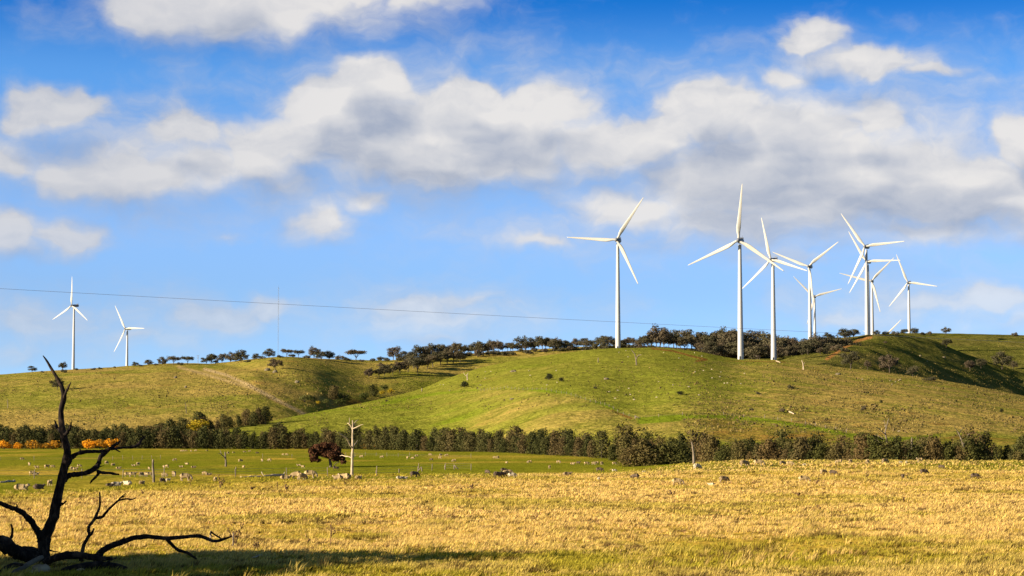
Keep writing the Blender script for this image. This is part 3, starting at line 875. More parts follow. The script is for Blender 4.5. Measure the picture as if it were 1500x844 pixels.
PLANT = [proto_plantation(100 + i, M['leaf_plant'], n=1700, wide=.95 + .12 * (i % 3)) for i in range(6)]
BUSHT = [proto_plantation(150 + i, M['leaf_bush'], n=2200, wide=1.1 + .15 * (i % 3)) for i in range(5)]
GUMS = [proto_gum(200 + i, 11.5, .95, 2600, low=.45, nb=9) for i in range(6)]
GUMW = [proto_gum(230 + i, 10.5, 1.05, 2500, low=.75, nb=10) for i in range(4)]
UMB = [proto_gum(260 + i, 9.5, 1.05, 1700, True) for i in range(3)]
GREENB = [proto_bush(300 + i, 'leaf_green', 5.5, 1.15, 900, .45) for i in range(3)]
DARKB = [proto_bush(320 + i, 'leaf_dark', 4.0, 1.0, 700, .40) for i in range(3)]
SCRUB = [proto_bush(340 + i, 'leaf_gum', 3.0, 1.5, 600, .38) for i in range(3)]
GOLDB = [proto_bush(360 + i, 'leaf_gold', 4.6, 1.25, 1000, .36) for i in range(3)]
YELB = [proto_bush(380 + i, 'leaf_yellow', 5.0, 1.1, 800, .40) for i in range(2)]

RG = random.Random(7)
ITEMS = []          # (object, u, v, set key) for the labels
def put_tree(proto, name, P_, hpx=None, key=None, cat='tree', group=None, label=None, height=None, sx=1.0):
    tm, cm, H = proto
    Yd = P_.y
    h = height if height else hpx * Yd / F
    s = h / H
    root = empty(name, P_, RG.random() * 6.28, s)
    root.scale = (s * sx, s * sx, s)
    tag(root, label, cat, group)
    link('trunk', tm, root); link('crown', cm, root)
    if key:
        u, v = proj(P_.x, P_.y, P_.z)
        ITEMS.append((root, float(u), float(v), key))
    return root
def ground_pt(x, y, keys=None):
    return Vector((x, y, zat(x, y, keys)))

# ---- plantation rows across the plain
rowL = [(-60, 860), (450, 850), (600, 790), (700, 700), (800, 600), (885, 535)]
rowR = [(897, 500), (1000, 470), (1100, 440), (1300, 420), (1640, 415)]
def row(ctrl, u0, u1, step, depth, h0, h1, key, protos, name, group):
    u = u0
    while u < u1:
        Yd = np.interp(u, [c[0] for c in ctrl], [c[1] for c in ctrl]) + depth * (.7 + .6 * RG.random())
        uu = u + RG.uniform(-.3, .3) * step
        p = ground_pt(Yd * (uu - 750) / F, Yd, ['plain'] if Yd < 880 else None)
        put_tree(RG.choice(protos), name, p, None, key, 'tree', group, height=RG.uniform(h0 * .85, h1 * 1.08) * (1 + .10 * math.sin(u * .05)), sx=RG.uniform(.8, 1.15))
        u += step * RG.uniform(.75, 1.25)
row(rowL, -40, 640, 11.0, 0, 5.4, 7.6, 'left_front', PLANT, 'plantation_tree', 'trees of the long dark plantation row')
row(rowL, -40, 640, 12.5, 28, 6.0, 8.6, 'left_rear', PLANT, 'plantation_tree', 'trees of the long dark plantation row')
row(rowL, 645, 884, 10.5, 0, 4.7, 6.4, 'left_front', PLANT, 'plantation_tree', 'trees of the long dark plantation row')
row(rowL, 650, 872, 13.0, 24, 5.4, 7.4, 'left_rear', PLANT, 'plantation_tree', 'trees of the long dark plantation row')
row(rowR, 900, 1600, 14.0, 0, 3.7, 5.8, 'right_front', BUSHT + PLANT[:2], 'plantation_tree', 'brownish trees behind the golden rise')
row(rowR, 902, 1600, 14.5, 34, 4.8, 6.9, 'right_rear', BUSHT[:3] + PLANT[:3], 'plantation_tree', 'brownish trees behind the golden rise')
# row along the foot of the left hill
for (u, v) in [(x, 648 - max(0, x - 250) * .115) for x in range(-30, 395, 10)]:
    uu = u + RG.uniform(-3, 3)
    Yd = 985 + max(0, uu - 250) * .55 + RG.uniform(-8, 14)
    p = ground_pt(Yd * (uu - 750) / F, Yd)
    put_tree(RG.choice(PLANT), 'plantation_tree', p, None, 'foot_row', 'tree', 'trees along the foot of the left hill', height=RG.uniform(6.0, 10.5) * (.85 if uu > 300 else 1), sx=RG.uniform(.9, 1.2))
for u in range(-20, 330, 15):
    uu = u + RG.uniform(-5, 5); Yd = 935 + RG.uniform(-8, 10)
    p = ground_pt(Yd * (uu - 750) / F, Yd)
    put_tree(RG.choice(PLANT), 'plantation_tree', p, None, 'mid_row', 'tree', 'trees along the foot of the left hill', height=RG.uniform(6.0, 9.0), sx=RG.uniform(.9, 1.2))

def on_px(u, v, keys=None):
    p = hit(u, v, keys)
    return p
def tree_px(proto, name, u, vb, hpx, keys=None, **kw):
    p = hit(u, vb, keys)
    if p is None:
        k = 1
        while p is None and k < 40:
            p = hit(u, vb + k * .5, keys); k += 1
    return put_tree(proto, name, p, hpx, **kw)
# near bushes in front of the right row
for (u, h, k, lab, nm) in [(922, 26, 4, 'small dark bush at the left end of the near bush group below the gap', 'round_bush'), (943, 37, 0, 'tall dark green bush left of the reddish bush at the paddock edge', 'round_bush'), (967, 30, 1, 'round reddish brown bush on the paddock edge between two taller ones', 'round_bush'),
                       (984, 28, 2, 'dark brown bush right of the round reddish bush', 'round_bush'), (1001, 30, 3, 'brown bush just left of the bare broken trunk', 'round_bush')]:
    p = ground_pt(372 * (u - 750) / F, 372, ['plain'])
    put_tree(BUSHT[k], nm, p, h * 1.1, None, 'bush', 'near bushes at the paddock edge', lab, sx=1.5)
# orange wattles
WAT = [(8, 23, 'orange blooming wattle at the left picture edge'), (28, 19, 'orange blooming wattle second from the left edge'), (50, 25, 'bright orange wattle of the large clump left of the black tree trunk'), (66, 16, 'small orange wattle right beside the black tree trunk'), (79, 24, 'orange wattle just left of the upright black trunk'),
       (131, 26, 'orange wattle right of the black tree trunk, leftmost of three'), (148, 24, 'orange wattle above the black branch fork, middle of three'), (165, 27, 'brightest orange wattle at the tip of the black branch'),
       (534, 13, 'small orange wattle right of the white dead tree'), (553, 15, 'small orange wattle in the row, second right of the white dead tree'), (566, 13, 'small orange wattle in the row, third right of the white dead tree'), (578, 10, 'smallest orange wattle right of the white dead tree')]
for (u, h, lab) in WAT:
    p = ground_pt(838 * (u - 750) / F, 838, ['plain'])
    put_tree(RG.choice(GOLDB), 'wattle_bush', p, h * .72, None, 'bush', 'orange wattles in the plantation row', lab, sx=1.15)
p = ground_pt(1000 * (290 - 750) / F, 1000)
put_tree(YELB[0], 'wattle_bush', p, 27, None, 'bush', None, 'yellow wattle beside the green slope at the end of the left hill row', sx=1.4)
# copper tree on the paddock
rg_ = np.random.default_rng(5)
p = hit(479, 684.5, ['plain'])
s_ = p.y / F
root = empty('copper_tree', p); tag(root, 'copper red leaning tree on the green paddock beside the white dead tree', 'tree')
mb = MB()
W_ = lambda du, dv: (du * s_, 0, dv * s_)
mb.tube([(5 * s_, 0, -.3), (5 * s_, 0, 6 * s_), (3 * s_, .2, 14 * s_), (0, 0, 22 * s_)], [2.6 * s_, 2.2 * s_, 1.7 * s_, 1.0 * s_], 10, .12, 3, 3)
for (du, dv, dy) in ((-14, 26, -1), (-22, 20, 1), (8, 26, .6), (16, 20, -.8), (-6, 30, .5)):
    mb.tube([(3 * s_, 0, 13 * s_), (du * .55 * s_, dy * .5, (dv - 3) * s_), (du * s_, dy, dv * s_)], [1.2 * s_, .8 * s_, .4 * s_], 6, .1, 5, 3)
mb.tube([(9 * s_, 0, 0), (14 * s_, -.3, 6 * s_), (22 * s_, -.5, 9 * s_)], [.7 * s_, .5 * s_, .3 * s_], 6, sub=3)
mb.build('trunk', M['bark'], root)
bl = []
for (du, dv, ru, rv) in ((-19, 17, 7, 8), (-22, 24, 5, 6), (-13, 28, 8, 6), (-4, 31, 9, 5), (6, 30, 8, 6), (13, 24, 7, 7), (18, 17, 7, 6), (22, 14, 5, 4), (8, 22, 6, 5), (-8, 22, 7, 5), (-21, 12, 4, 4), (24, 8, 5, 2.5), (-14, 10, 6, 2.2), (0, 25, 10, 7), (-9, 25, 8, 7), (8, 19, 8, 6), (13, 13, 7, 5), (-2, 19, 6, 5)):
    bl.append((du * s_, rg_.normal() * 4 * s_, dv * s_, ru * s_, ru * s_ * 1.1, rv * s_))
link('crown', crown_mesh('crown', bl, 3600, .40, rg_, M['leaf_red'], inner=.4), root)

# ---- skyline gums on the back hill
SKY_GUMS = [(47, 545.5, 9, 'U', 'small umbrella gum at the far left end of the hill skyline'), (92, 542.5, 11, 'U', 'umbrella shaped gum just left of the leftmost turbine'), (136, 542, 4, 'S', 'low dark shrub on the skyline between the two left turbines'),
    (148, 541, 4, 'S', 'low flat shrub on the skyline just left of the small left turbine'), (198, 537, 7, 'W', 'round gum just right of the small left turbine'), (218, 536, 9, 'W', 'dark gum on the left skyline, second right of the small left turbine'), (238, 535, 12, 'W', 'broad gum on the left skyline, third right of the small left turbine'),
    (254, 535, 13, 'U', 'umbrella gum on the left skyline leaning over an open gap'), (275, 534, 12, 'U', 'gum on the left skyline just left of the short antenna'), (302, 533, 10, 'W', 'low gum right beside the short antenna'), (309, 533, 14, 'G', 'gum second right of the short antenna'),
    (325, 532, 13, 'G', 'gum third right of the short antenna'), (338, 531, 15, 'W', 'gum fourth right of the short antenna'), (353, 531, 18, 'W', 'large round dark gum standing out on the left skyline'), (375, 527, 9, 'W', 'small gum right of the large round one on the left skyline'),
    (394, 524, 13, 'W', 'broad gum on the skyline left of the tall thin mast'), (420, 523.5, 12, 'U', 'gum on the skyline just right of the tall thin mast'), (437, 524, 11, 'U', 'gum second right of the tall thin mast'), (460, 525.5, 16, 'G', 'taller gum third right of the tall thin mast'),
    (470, 527, 12, 'W', 'gum fourth right of the tall thin mast'), (482, 527.5, 13, 'W', 'gum fifth right of the tall thin mast'), (497, 527.5, 8, 'S', 'low scrub clump on the skyline dip, left of the lone gum'), (509, 528, 7, 'S', 'low scrub clump on the skyline dip beside the lone gum'),
    (521, 529, 17, 'U', 'lone gum with bare trunk in the middle of the skyline dip'), (546, 529, 5, 'S', 'tiny shrub on the skyline right of the lone gum'), (557, 528.5, 7, 'S', 'small shrub on the skyline left of the spreading gum'), (576, 527, 18, 'G', 'spreading gum at the left end of the long ridge wood')]
PK = {'U': UMB + GUMS[:3] + GUMW[:1], 'W': GUMW, 'G': GUMS, 'S': SCRUB}
for (u, v, h, k, lab) in SKY_GUMS:
    o_ = tree_px(RG.choice(PK[k]), {'S': 'scrub_bush'}.get(k, 'gum_tree'), u, v, h * 1.12, ['back'], cat='bush' if k == 'S' else 'tree', group='gums along the left skyline', label=lab, sx=RG.uniform(1.2, 1.5) if k == 'S' else RG.uniform(1.05, 1.4))
    o_.location.z -= .13 * h * o_.location.y / F
for (u, v, h) in [(62, 546, 3), (112, 543, 4), (168, 539.5, 3), (207, 537, 4), (228, 536, 4), (264, 535, 5), (316, 533, 6), (362, 531, 5), (384, 526, 5), (411, 524, 5), (428, 524, 6), (449, 525, 6), (530, 530, 4), (566, 529, 6), (588, 529, 7)]:
    tree_px(RG.choice(SCRUB), 'scrub_bush', u, v, h, ['back'], key='sky_scrub', cat='bush', group='low scrub on the left skyline', sx=1.5)
# the wood down the valley side and along the ridge behind the green hill
GROVE = [(541, 552, 12), (555, 553, 12), (563, 551, 15), (575, 549, 16), (586, 548, 17), (598, 545, 20), (612, 548, 24), (606, 540, 24), (626, 541, 20), (618, 535, 26), (634, 538, 20), (645, 535, 18), (655, 533, 18), (664, 533, 20), (674, 531, 17), (560, 545, 12), (592, 533, 18), (640, 530, 24), (628, 530, 22)]
for (u, v, h) in GROVE:
    tree_px(RG.choice(GUMS + GUMW), 'gum_tree', u, v, h, ['back'], key='grove', cat='tree', group='gums of the wood on the valley side', sx=1.25)
for j in range(110):
    u = 646 + (1262 - 646) * (j + RG.uniform(-.35, .35)) / 109
    vtop = np.interp(u, [646, 671, 695, 729, 753, 775, 800, 829, 859, 891, 912, 931, 965, 1001, 1032, 1067, 1107, 1147, 1172, 1212, 1262], [507, 500, 503, 500, 504, 493, 495, 499, 495, 491, 499, 496, 484, 487, 486, 488, 486, 489, 487, 484, 490])
    Yd = RG.uniform(1790, 1880)
    x = Yd * (u - 750) / F
    p = ground_pt(x, Yd, ['back'])
    if p.z < 1: continue
    tu, tv = proj(p.x, p.y, p.z)
    h = max(12, tv - vtop) * RG.uniform(.60, 1.15)
    put_tree(RG.choice(GUMS[:3] + GUMW), 'gum_tree', p, min(h, 36), 'ridge', 'tree', 'gums of the long wood behind the green hill', sx=1.15)
for j in range(26):
    u = 1020 + (1235 - 1020) * (j + RG.uniform(-.35, .35)) / 25
    Yd = RG.uniform(1730, 1795) if u > 1085 else RG.uniform(1760, 1800)
    x = Yd * (u - 750) / F
    p = ground_pt(x, Yd)
    tu, tv = proj(p.x, p.y, p.z)
    put_tree(RG.choice(GUMS + GUMW), 'gum_tree', p, max(10, (tv - 501)) * RG.uniform(.7, 1.0) * (.7 if u > 1200 else 1), 'ridge_near', 'tree', 'gums of the long wood behind the green hill', sx=1.2)
for j in range(64):
    u = 640 + (1240 - 640) * (j + RG.uniform(-.4, .4)) / 63
    Yd = RG.uniform(1775, 1800) if u < 1085 else RG.uniform(1745, 1790)
    p = ground_pt(Yd * (u - 750) / F, Yd)
    tu, tv = proj(p.x, p.y, p.z)
    put_tree(RG.choice(SCRUB), 'scrub_bush', p, RG.uniform(6, 11) + max(0, float(tv) - 520) * .4, 'ridge_scrub', 'bush', 'scrub under the long ridge wood', sx=1.3)
# skyline beside the knoll
KN = [(1214, 503, 14, 'G', 'gum with open crown left of the red dirt track'), (1237, 499, 17, 'W', 'dark gum standing at the left of the knoll turbine'), (1250, 496, 14, 'W', 'gum between the dark gum and the knoll turbine tower'), (1284, 492, 8, 'W', 'small gum just right of the knoll turbine tower'),
      (1297, 491.5, 7, 'S', 'low scrub right of the knoll turbine, left of the hidden blade'), (1312, 491, 7, 'S', 'low scrub on the skyline by the hidden turbine blade'), (1324, 491, 9, 'W', 'small gum left of the rightmost turbine tower'), (1340, 491, 10, 'W', 'small gum right of the rightmost turbine tower'), (1352, 491, 5, 'S', 'low scrub second right of the rightmost turbine tower'), (1362, 491, 6, 'S', 'low scrub third right of the rightmost turbine tower'),
      (1386, 491.5, 11, 'U', 'lone umbrella gum on the far right skyline'), (1487, 495, 8, 'W', 'round gum at the right end of the skyline')]
for (u, v, h, k, lab) in KN:
    tree_px(RG.choice(PK[k]), {'S': 'scrub_bush'}.get(k, 'gum_tree'), u, v, h, ['right'], cat='bush' if k == 'S' else 'tree', group='gums along the right skyline', label=lab, sx=1.3)
# trees on the slopes
SLOPE = [(403, 541.5, 16, 'W', 'broad dark gum on the left hill casting a long shadow downslope', 1.3), (84, 571, 17, 'W', 'dark gum on the left hill slope behind the black tree', 1.2), (94, 546, 6, 'S', 'low bush under the umbrella gum on the left hill', 1.2),
    (446, 589, 12, 'B', 'bushy tree at the left end of the valley clump', 1.3), (459, 588, 12, 'B', 'bushy tree second in the valley clump from the left', 1.3), (472, 577, 8, 'B', 'small tree above the valley clump', 1.2), (478, 592, 9, 'B', 'small bush at the lower edge of the valley clump', 1.2), (489, 585, 20, 'P', 'pale green tall tree in the middle of the valley clump', 1.3), (504, 590, 19, 'B', 'dark bushy tree in the middle of the valley clump', 1.2), (497, 594, 11, 'B', 'bush below the dark tree of the valley clump', 1.3),
    (534, 585, 13, 'B', 'bushy tree at the right of the valley clump gap', 1.3), (546, 580, 18, 'P', 'tall bushy tree in the right half of the valley clump', 1.2), (563, 572, 10, 'B', 'round dark bush at the right upper end of the valley', 1.2), (573, 576, 9, 'Y', 'yellow green bush at the right end of the valley clump', 1.2), (560, 579, 8, 'Y', 'yellowish small bush beside the tall valley tree', 1.3), (467, 592, 6, 'Y', 'tiny yellowish bush at the foot of the valley clump', 1.3),
    (540, 554, 13, 'W', 'dark gum on the far valley side left of the wood', 1.1),
    (680.5, 568, 11, 'D', 'small dark round tree on the green hill left slope', 1.1), (804, 557, 11, 'D', 'dark round tree on the green hill, left of a pair', 1.2), (822.5, 559, 7, 'D', 'smaller dark tree on the green hill, right of a pair', 1.2), (872, 569.5, 4, 'S', 'low dark bush on the green hill below the pair of trees', 1.2), (997, 579, 7.5, 'D', 'single dark bush in the middle of the green hill', 1.5),
    (1160, 570, 8, 'S', 'brown bush on the dry hillside under the pair of tall turbines', 1.0), (1112, 578.5, 6, 'S', 'small brown bush on the dry hillside left part', 1.0), (1145, 604, 8, 'S', 'brown bush low on the dry hillside', .9), (1101, 603, 6, 'S', 'small brown bush beside the bright green field strip', 1.0), (1265, 601, 8, 'S', 'thin brown bush in the middle of the dry hillside', .8), (1290.5, 591, 6, 'D', 'small dark green bush in the middle of the dry hillside', 1.0), (1466.5, 604.5, 7, 'D', 'dark green bush near the right edge of the dry hillside', 1.0)]
PK.update({'B': GREENB, 'P': [PLANT[1], PLANT[4]], 'Y': YELB, 'D': DARKB})
for (u, v, h, k, lab, sx) in SLOPE:
    tree_px(PK[k][int(u) % len(PK[k])], 'gum_tree' if k in 'WPB' else 'round_bush', u, v, h, ['back', 'front'], cat='tree' if k in 'WPB' else 'bush', label=lab, sx=sx)
SHADE = [(1246, 541, 26, 'W', 'tall open gum at the left edge of the shaded slope', 1.0), (1271, 542, 12, 'G', 'small thin gum right of the tall open gum', 1.0), (1303, 546, 26, 'W', 'broad leaning gum at the foot of the shaded slope', 1.1), (1337, 552, 15, 'W', 'small gum at the foot of the shaded slope', 1.1), (1361, 558, 8, 'S', 'flat scrub patch along the lower edge of the shaded slope', 1.8),
    (1386, 509, 12, 'W', 'spreading gum high on the shaded slope', 1.3), (1421, 543, 14, 'W', 'dark gum in the right valley, left of two', 1.2), (1437, 540, 14, 'W', 'dark gum in the right valley, right of two', 1.2), (1468, 541, 25, 'W', 'large dark gum near the right edge below the skyline', 1.1), (1484, 541, 12, 'W', 'smaller dark gum beside the large one near the right edge', 1.2), (1297, 503, 4, 'S', 'tiny dark bush below the knoll turbine', 1.2)]
for (u, v, h, k, lab, sx) in SHADE:
    tree_px(PK[k][int(u) % len(PK[k])], 'gum_tree' if k in 'WG' else 'scrub_bush', u, v, h, None, cat='tree' if k in 'WG' else 'bush', label=lab, sx=sx)

# gums just outside the frame on the left, whose shade falls over the foreground
for i, (x, y, h) in enumerate([(-27.5, 78, 7.2), (-30, 83, 8.6), (-34, 74, 8.0), (-28, 72, 5.0), (-38, 80, 9.4)]):
    put_tree(GUMW[i % 4], 'gum_tree', ground_pt(x, y, ['plain']), height=h, cat='tree', group='gums beside the black dead tree', label=['gum left of the black dead tree, nearest to its roots', 'tall gum left of the black dead tree', 'broad gum left of the black dead tree', 'low gum left of and nearer than the black dead tree', 'tallest gum farthest left of the black dead tree'][i], sx=1.35)
# ================================================================== DEAD WOOD
def char_mat():
    m, N_ = new_mat('charred_bark')
    tcn = N_.n('ShaderNodeTexCoord').outputs['Object']
    st = N_.v('MULTIPLY', tcn, (1, 1, .35))
    n = N_.noise(st, 7.0, 6.0, .65)
    n2 = N_.noise(tcn, 1.1, 3.0, .5)
    c = N_.mix(N_.ramp(n, .45, .75), (.012, .009, .008), (.085, .055, .034))
    c = N_.mix(N_.ramp(n2, .58, .75, 0, .6), c, (.15, .095, .058))
    return finish(m, N_, c, .95, bump(N_, n, 1.0, .06), spec=.1)
M['char'] = char_mat()

def limb(mb, pts, ws, Y, seg=9, rough=.22, seed=0, sub=4, dy=0.0, jit=0.0):
    """pts: photo pixels, ws: widths in photo pixels, standing at depth Y"""
    s = Y / F; P_ = []
    for i, (u, v) in enumerate(pts):
        p = pt(u, v, Y + dy * i / max(1, len(pts) - 1)); P_.append(p)
    mb.tube(P_, [w * .5 * s for w in ws], seg, rough, seed, sub)
def twigs(mb, pts, Y, n, seed, lpx=14):
    rg = random.Random(seed); s = Y / F
    for _ in range(n):
        i = rg.randrange(len(pts) - 1); t = rg.random()
        u = pts[i][0] + (pts[i + 1][0] - pts[i][0]) * t; v = pts[i][1] + (pts[i + 1][1] - pts[i][1]) * t
        a = rg.uniform(0, 6.28); L = lpx * rg.uniform(.4, 1.0); dy = rg.uniform(-.6, .6)
        p0 = pt(u, v, Y); p1 = p0 + Vector((math.cos(a) * L * .5 * s, dy * .4, abs(math.sin(a)) * L * .5 * s + .02)); p2 = p1 + Vector((math.cos(a + .7) * L * .5 * s, dy * .4, math.sin(a + .7) * L * .4 * s))
        mb.tube([p0, p1, p2], [.035, .022, .008], 5, .1, seed, 2)
def rel(mesh_ob, root):
    """make a mesh built in world space a child of the thing at root"""
    mesh_ob.parent = root
    mesh_ob.location = -root.location
YT = 88.0
base = pt(64, 822, YT); base.z = zat(base.x, base.y, ['plain'])
root = empty('dead_tree', base); tag(root, 'large black dead tree with crooked bare trunk and forked arms at the left foreground', 'dead tree')
mb = MB()
limb(mb, [(60, 836), (63, 815), (64, 800), (67, 785), (73, 770), (79, 756), (84, 732), (90, 703.5), (95, 682), (98.6, 665), (98.2, 655), (92.8, 637.5), (90, 616), (89.5, 599), (93.6, 584.5), (91.4, 570), (84, 554.5), (74.6, 539), (68, 528), (63, 521)],
     [26, 21, 18, 17, 16, 15, 14, 12.5, 11.5, 11, 10.5, 9.5, 8.5, 8, 8, 6.2, 5, 4, 3, 1.2], YT, 12, .20, 1, 4)
rel(mb.build('trunk', M['char']), root)
BR = [([(93.5, 584), (95.5, 578), (98.6, 571), (101, 566), (104, 560)], [5, 4.2, 3.4, 2.6, 1.2], -1.0),
      ([(93, 639), (89, 632), (84, 626.6), (82, 621), (80.6, 618)], [6.5, 5.5, 4.2, 3, 1.8], 1.0), ([(80.5, 625), (82, 621), (80, 616)], [2, 2.6, 1.4], .5),
      ([(93, 640), (98, 634), (102, 628), (104, 622), (104.5, 618)], [6, 4.6, 3.6, 2.6, 1.4], -.8),
      ([(97, 682), (103, 672), (110.6, 666), (120, 662.7), (132, 661.5), (144, 661.5), (156, 660), (163, 656), (168, 652), (173, 649), (176, 646)], [9, 7.5, 6.5, 6, 5.2, 5, 5.4, 5.4, 5, 4.6, 3], 1.6),
      ([(116, 665), (117.5, 660), (117, 658)], [3, 2.5, 1.5], .2),
      ([(163, 658), (173, 656.7), (183, 655.8), (192, 655.5), (202, 652), (207, 644.7), (213, 638.7)], [4.5, 3.6, 3.6, 4.2, 4.4, 3.6, 1.5], 1.4),
      ([(91, 706), (97, 700), (103, 696.4), (112, 695), (120, 694), (128, 692), (134.7, 689), (141, 684), (145, 678), (148, 668.7), (154, 664), (160, 658)], [11, 9, 8, 7.5, 7, 7.2, 7.6, 7.4, 6.4, 6, 6, 5.6], 1.6),
      ([(143, 690), (148, 692), (154, 692.8), (162, 693), (168, 694.5), (174, 695)], [5, 4.4, 3.8, 3.6, 3.4, 2.4], -.8),
      ([(145, 692), (142, 697), (138, 701), (135, 704), (132, 708)], [5, 4.2, 3.6, 2.8, 1.6], .8), ([(148, 668), (150, 662), (149.5, 658)], [3.4, 2.6, 1.6], .3),
      ([(165, 656), (172, 660), (176, 662)], [2.6, 2.2, 1.4], -.6),
      ([(60, 792), (58, 784), (55, 778), (45.7, 763.7), (39, 757), (33.7, 752), (28, 748.5), (22.8, 745.6), (16, 743.5), (9.6, 741), (0, 737), (-18, 731), (-36, 728)], [12, 11, 9.5, 9, 8.6, 8, 7.6, 7.2, 6.4, 6.2, 6, 4.6, 2.5], -1.5),
      ([(23, 748), (25, 741), (24, 738.5)], [3, 2.2, 1.4], 0), ([(88, 740), (93, 737.5), (97, 734.5)], [4.5, 3.2, 1.8], -.5), ([(82, 728), (80, 724)], [3, 1.6], .3),
      ([(62, 818), (50, 816), (36, 814), (27, 810), (19, 804.5), (9, 799), (0, 795), (-20, 789), (-45, 784)], [16, 18, 19, 20, 21, 20.5, 20, 17, 12], -1.5),
      ([(13, 796), (16, 788), (18, 780.5), (18, 774), (16, 768)], [5, 4.4, 4, 3.2, 2.2], .4),
      ([(58, 806), (46, 803.5), (38, 802), (30, 802.5)], [4, 5, 4.6, 3], .6), ([(72, 806), (80, 808), (88, 809)], [3, 1.6, .8], -.4)]
for i, (p_, w_, dy) in enumerate(BR):
    mb = MB(); limb(mb, p_, w_, YT, 10, .30, 10 + i, 5, dy)
    if i in (4, 6, 7, 12): twigs(mb, p_, YT, 4, 30 + i)
    rel(mb.build('branch', M['char']), root)

def dead_limb_thing(name, paths, Y, mat, label, cat, group=None, seed=0, part_first='stem', seg=9, rough=.2, sub=4):
    (u0, v0) = paths[0][0][0]
    b = pt(u0, v0, Y)
    root = empty(name, b); tag(root, label, cat, group)
    for i, (p_, w_, dy) in enumerate(paths):
        mb = MB(); limb(mb, p_, w_, Y, seg, rough, seed + i, sub, dy)
        rel(mb.build(part_first if i == 0 else 'branch', mat), root)
    return root
dead_limb_thing('dead_branch', [([(119, 822), (120, 811), (122, 802), (124, 796), (128, 789), (131, 783), (129.5, 776), (131, 770), (135, 765), (139.5, 759), (143, 750), (146, 742), (146.5, 730), (146, 721)], [7, 5.6, 5.4, 5.2, 5, 5, 5.2, 4.6, 4.4, 5, 4, 3.4, 3, 1.8], .6),
      ([(139.5, 759), (146, 758.5), (151, 756.5), (156, 750), (160, 745.6), (167, 739), (173, 733.6), (179, 732), (185, 731), (193, 731.5), (199.6, 729.5)], [4.5, 4.6, 4.4, 3.6, 3.4, 3.4, 3.2, 2.4, 2.6, 2.2, 1], -.8),
      ([(173, 733.6), (178, 728), (184, 722.5)], [2.6, 2.2, .9], .5), ([(176, 729.5), (181, 727.5), (185, 724)], [1.6, 1.4, .7], -.2), ([(129, 786), (134, 782), (137, 776), (137, 774)], [4, 4, 3.2, 1.6], .4), ([(131, 773), (128.5, 771)], [3.2, 2], .3)],
      86.5, M['char'], 'slender black dead branch standing upright right of the big dead tree', 'dead branch', None, 60)
dead_limb_thing('fallen_branch', [([(140, 822), (144, 814), (149, 808), (154, 804.5), (162, 800), (170, 797), (183, 792.5), (195, 788.5), (207, 786.8), (216.5, 786), (232, 787.5), (247.7, 788.5), (260, 787.5), (272, 786.5), (283, 785.5), (293, 785.5), (303, 789), (312.7, 792.5), (320, 792), (327, 790), (339, 786)], [12, 11, 10, 9.5, 8.8, 8.4, 8, 7.6, 7.2, 6.6, 6, 5.8, 5.4, 5.4, 5.4, 5, 5, 5, 4.4, 4, 2], -1.0),
      ([(243, 788), (248, 794), (254, 800), (259, 804.5), (264.5, 807), (275, 810), (281, 814), (288, 819)], [5.5, 5.2, 4.8, 5, 5, 4.2, 3.6, 2.4], 1.2), ([(309, 779), (314, 783), (320, 786.5), (325, 790)], [3, 2.6, 2.6, 2], .8), ([(309, 779.5), (307.5, 783), (312, 786)], [2, 1.5, 1.2], 1.1), ([(182, 793), (181, 789), (182.5, 786.5)], [3, 2.4, 1.4], .2)],
      86.0, M['char'], 'long black fallen branch arching right over the shaded grass', 'fallen branch', None, 80)
dead_limb_thing('fallen_log', [([(66, 824), (80, 818), (95, 814), (108, 813), (122, 814), (135, 816), (149, 818.5), (164, 818)], [10, 11, 12, 11.5, 10, 9, 8, 4], -1.0), ([(130, 815), (142, 812), (151, 813)], [4, 3.2, 2], .6)], 85.0, M['char'], 'black fallen log lying on the grass right of the dead tree roots', 'log', None, 100)
dead_limb_thing('fallen_log', [([(4, 850), (14, 842), (30, 834), (48, 823), (62, 816)], [6, 8, 8, 7.5, 6], 1.5)], 82.5, M['dead_grey'], 'grey weathered fallen log leaning up to the dead tree roots', 'log', None, 110)
dead_limb_thing('fallen_log', [([(90, 838), (115, 832), (140, 828), (165, 829), (186, 833)], [10, 13, 12, 10, 6], 0.5), ([(150, 829), (160, 822), (171, 817)], [4, 3, 1.5], .5)], 83.0, M['char'], 'low black log half buried in the shaded grass at the bottom left', 'log', None, 120)
dead_limb_thing('fallen_log', [([(1, 838), (10, 832), (20, 828), (34, 827)], [6, 8, 7, 3], 0.5)], 82.2, M['char'], 'short black log in the bottom left corner', 'log', None, 124)
# rocks
M['rock'] = simple_mat('lichen_rock', (.30, .22, .13), .9, .2, 3.0, .35, bstr=.8)
M['rock_grey'] = simple_mat('field_stone', (.15, .12, .07), .9, .2, 1.0, .35, bstr=.8)
def rock(u, v, wpx, hpx, label, mat='rock', seed=0, keys=None, P_=None, cat='rock', group=None):
    p = P_ or hit(u, v, keys); s = p.y / F
    n, m_ = 14, 9; rg = np.random.default_rng(seed)
    th = np.linspace(0, 2 * np.pi, n, endpoint=False); ph = np.linspace(-1.2, 1.5, m_)
    V = []
    for f in ph:
        for t in th:
            d = np.array([math.cos(t) * math.cos(f), math.sin(t) * math.cos(f), math.sin(f)])
            k = 1 + .28 * fbm(d[0] * 1.3 + seed * 7.1 + d[2], d[1] * 1.3 + d[2] * .7 + seed, 3, seed)
            V.append(d * k * np.array([wpx * .5 * s, wpx * .42 * s, hpx * .75 * s]))
    mb = MB(); mb.add(np.array(V), grid_faces(m_, n, True)); k = (m_ - 1) * n
    mb.F.append(np.array([(k, k + j, k + j + 1) for j in range(1, n - 1)]))
    o = mb.build('rock', M[mat], None, p + Vector((0, 0, hpx * .2 * s)))
    return tag(o, label, cat, group)
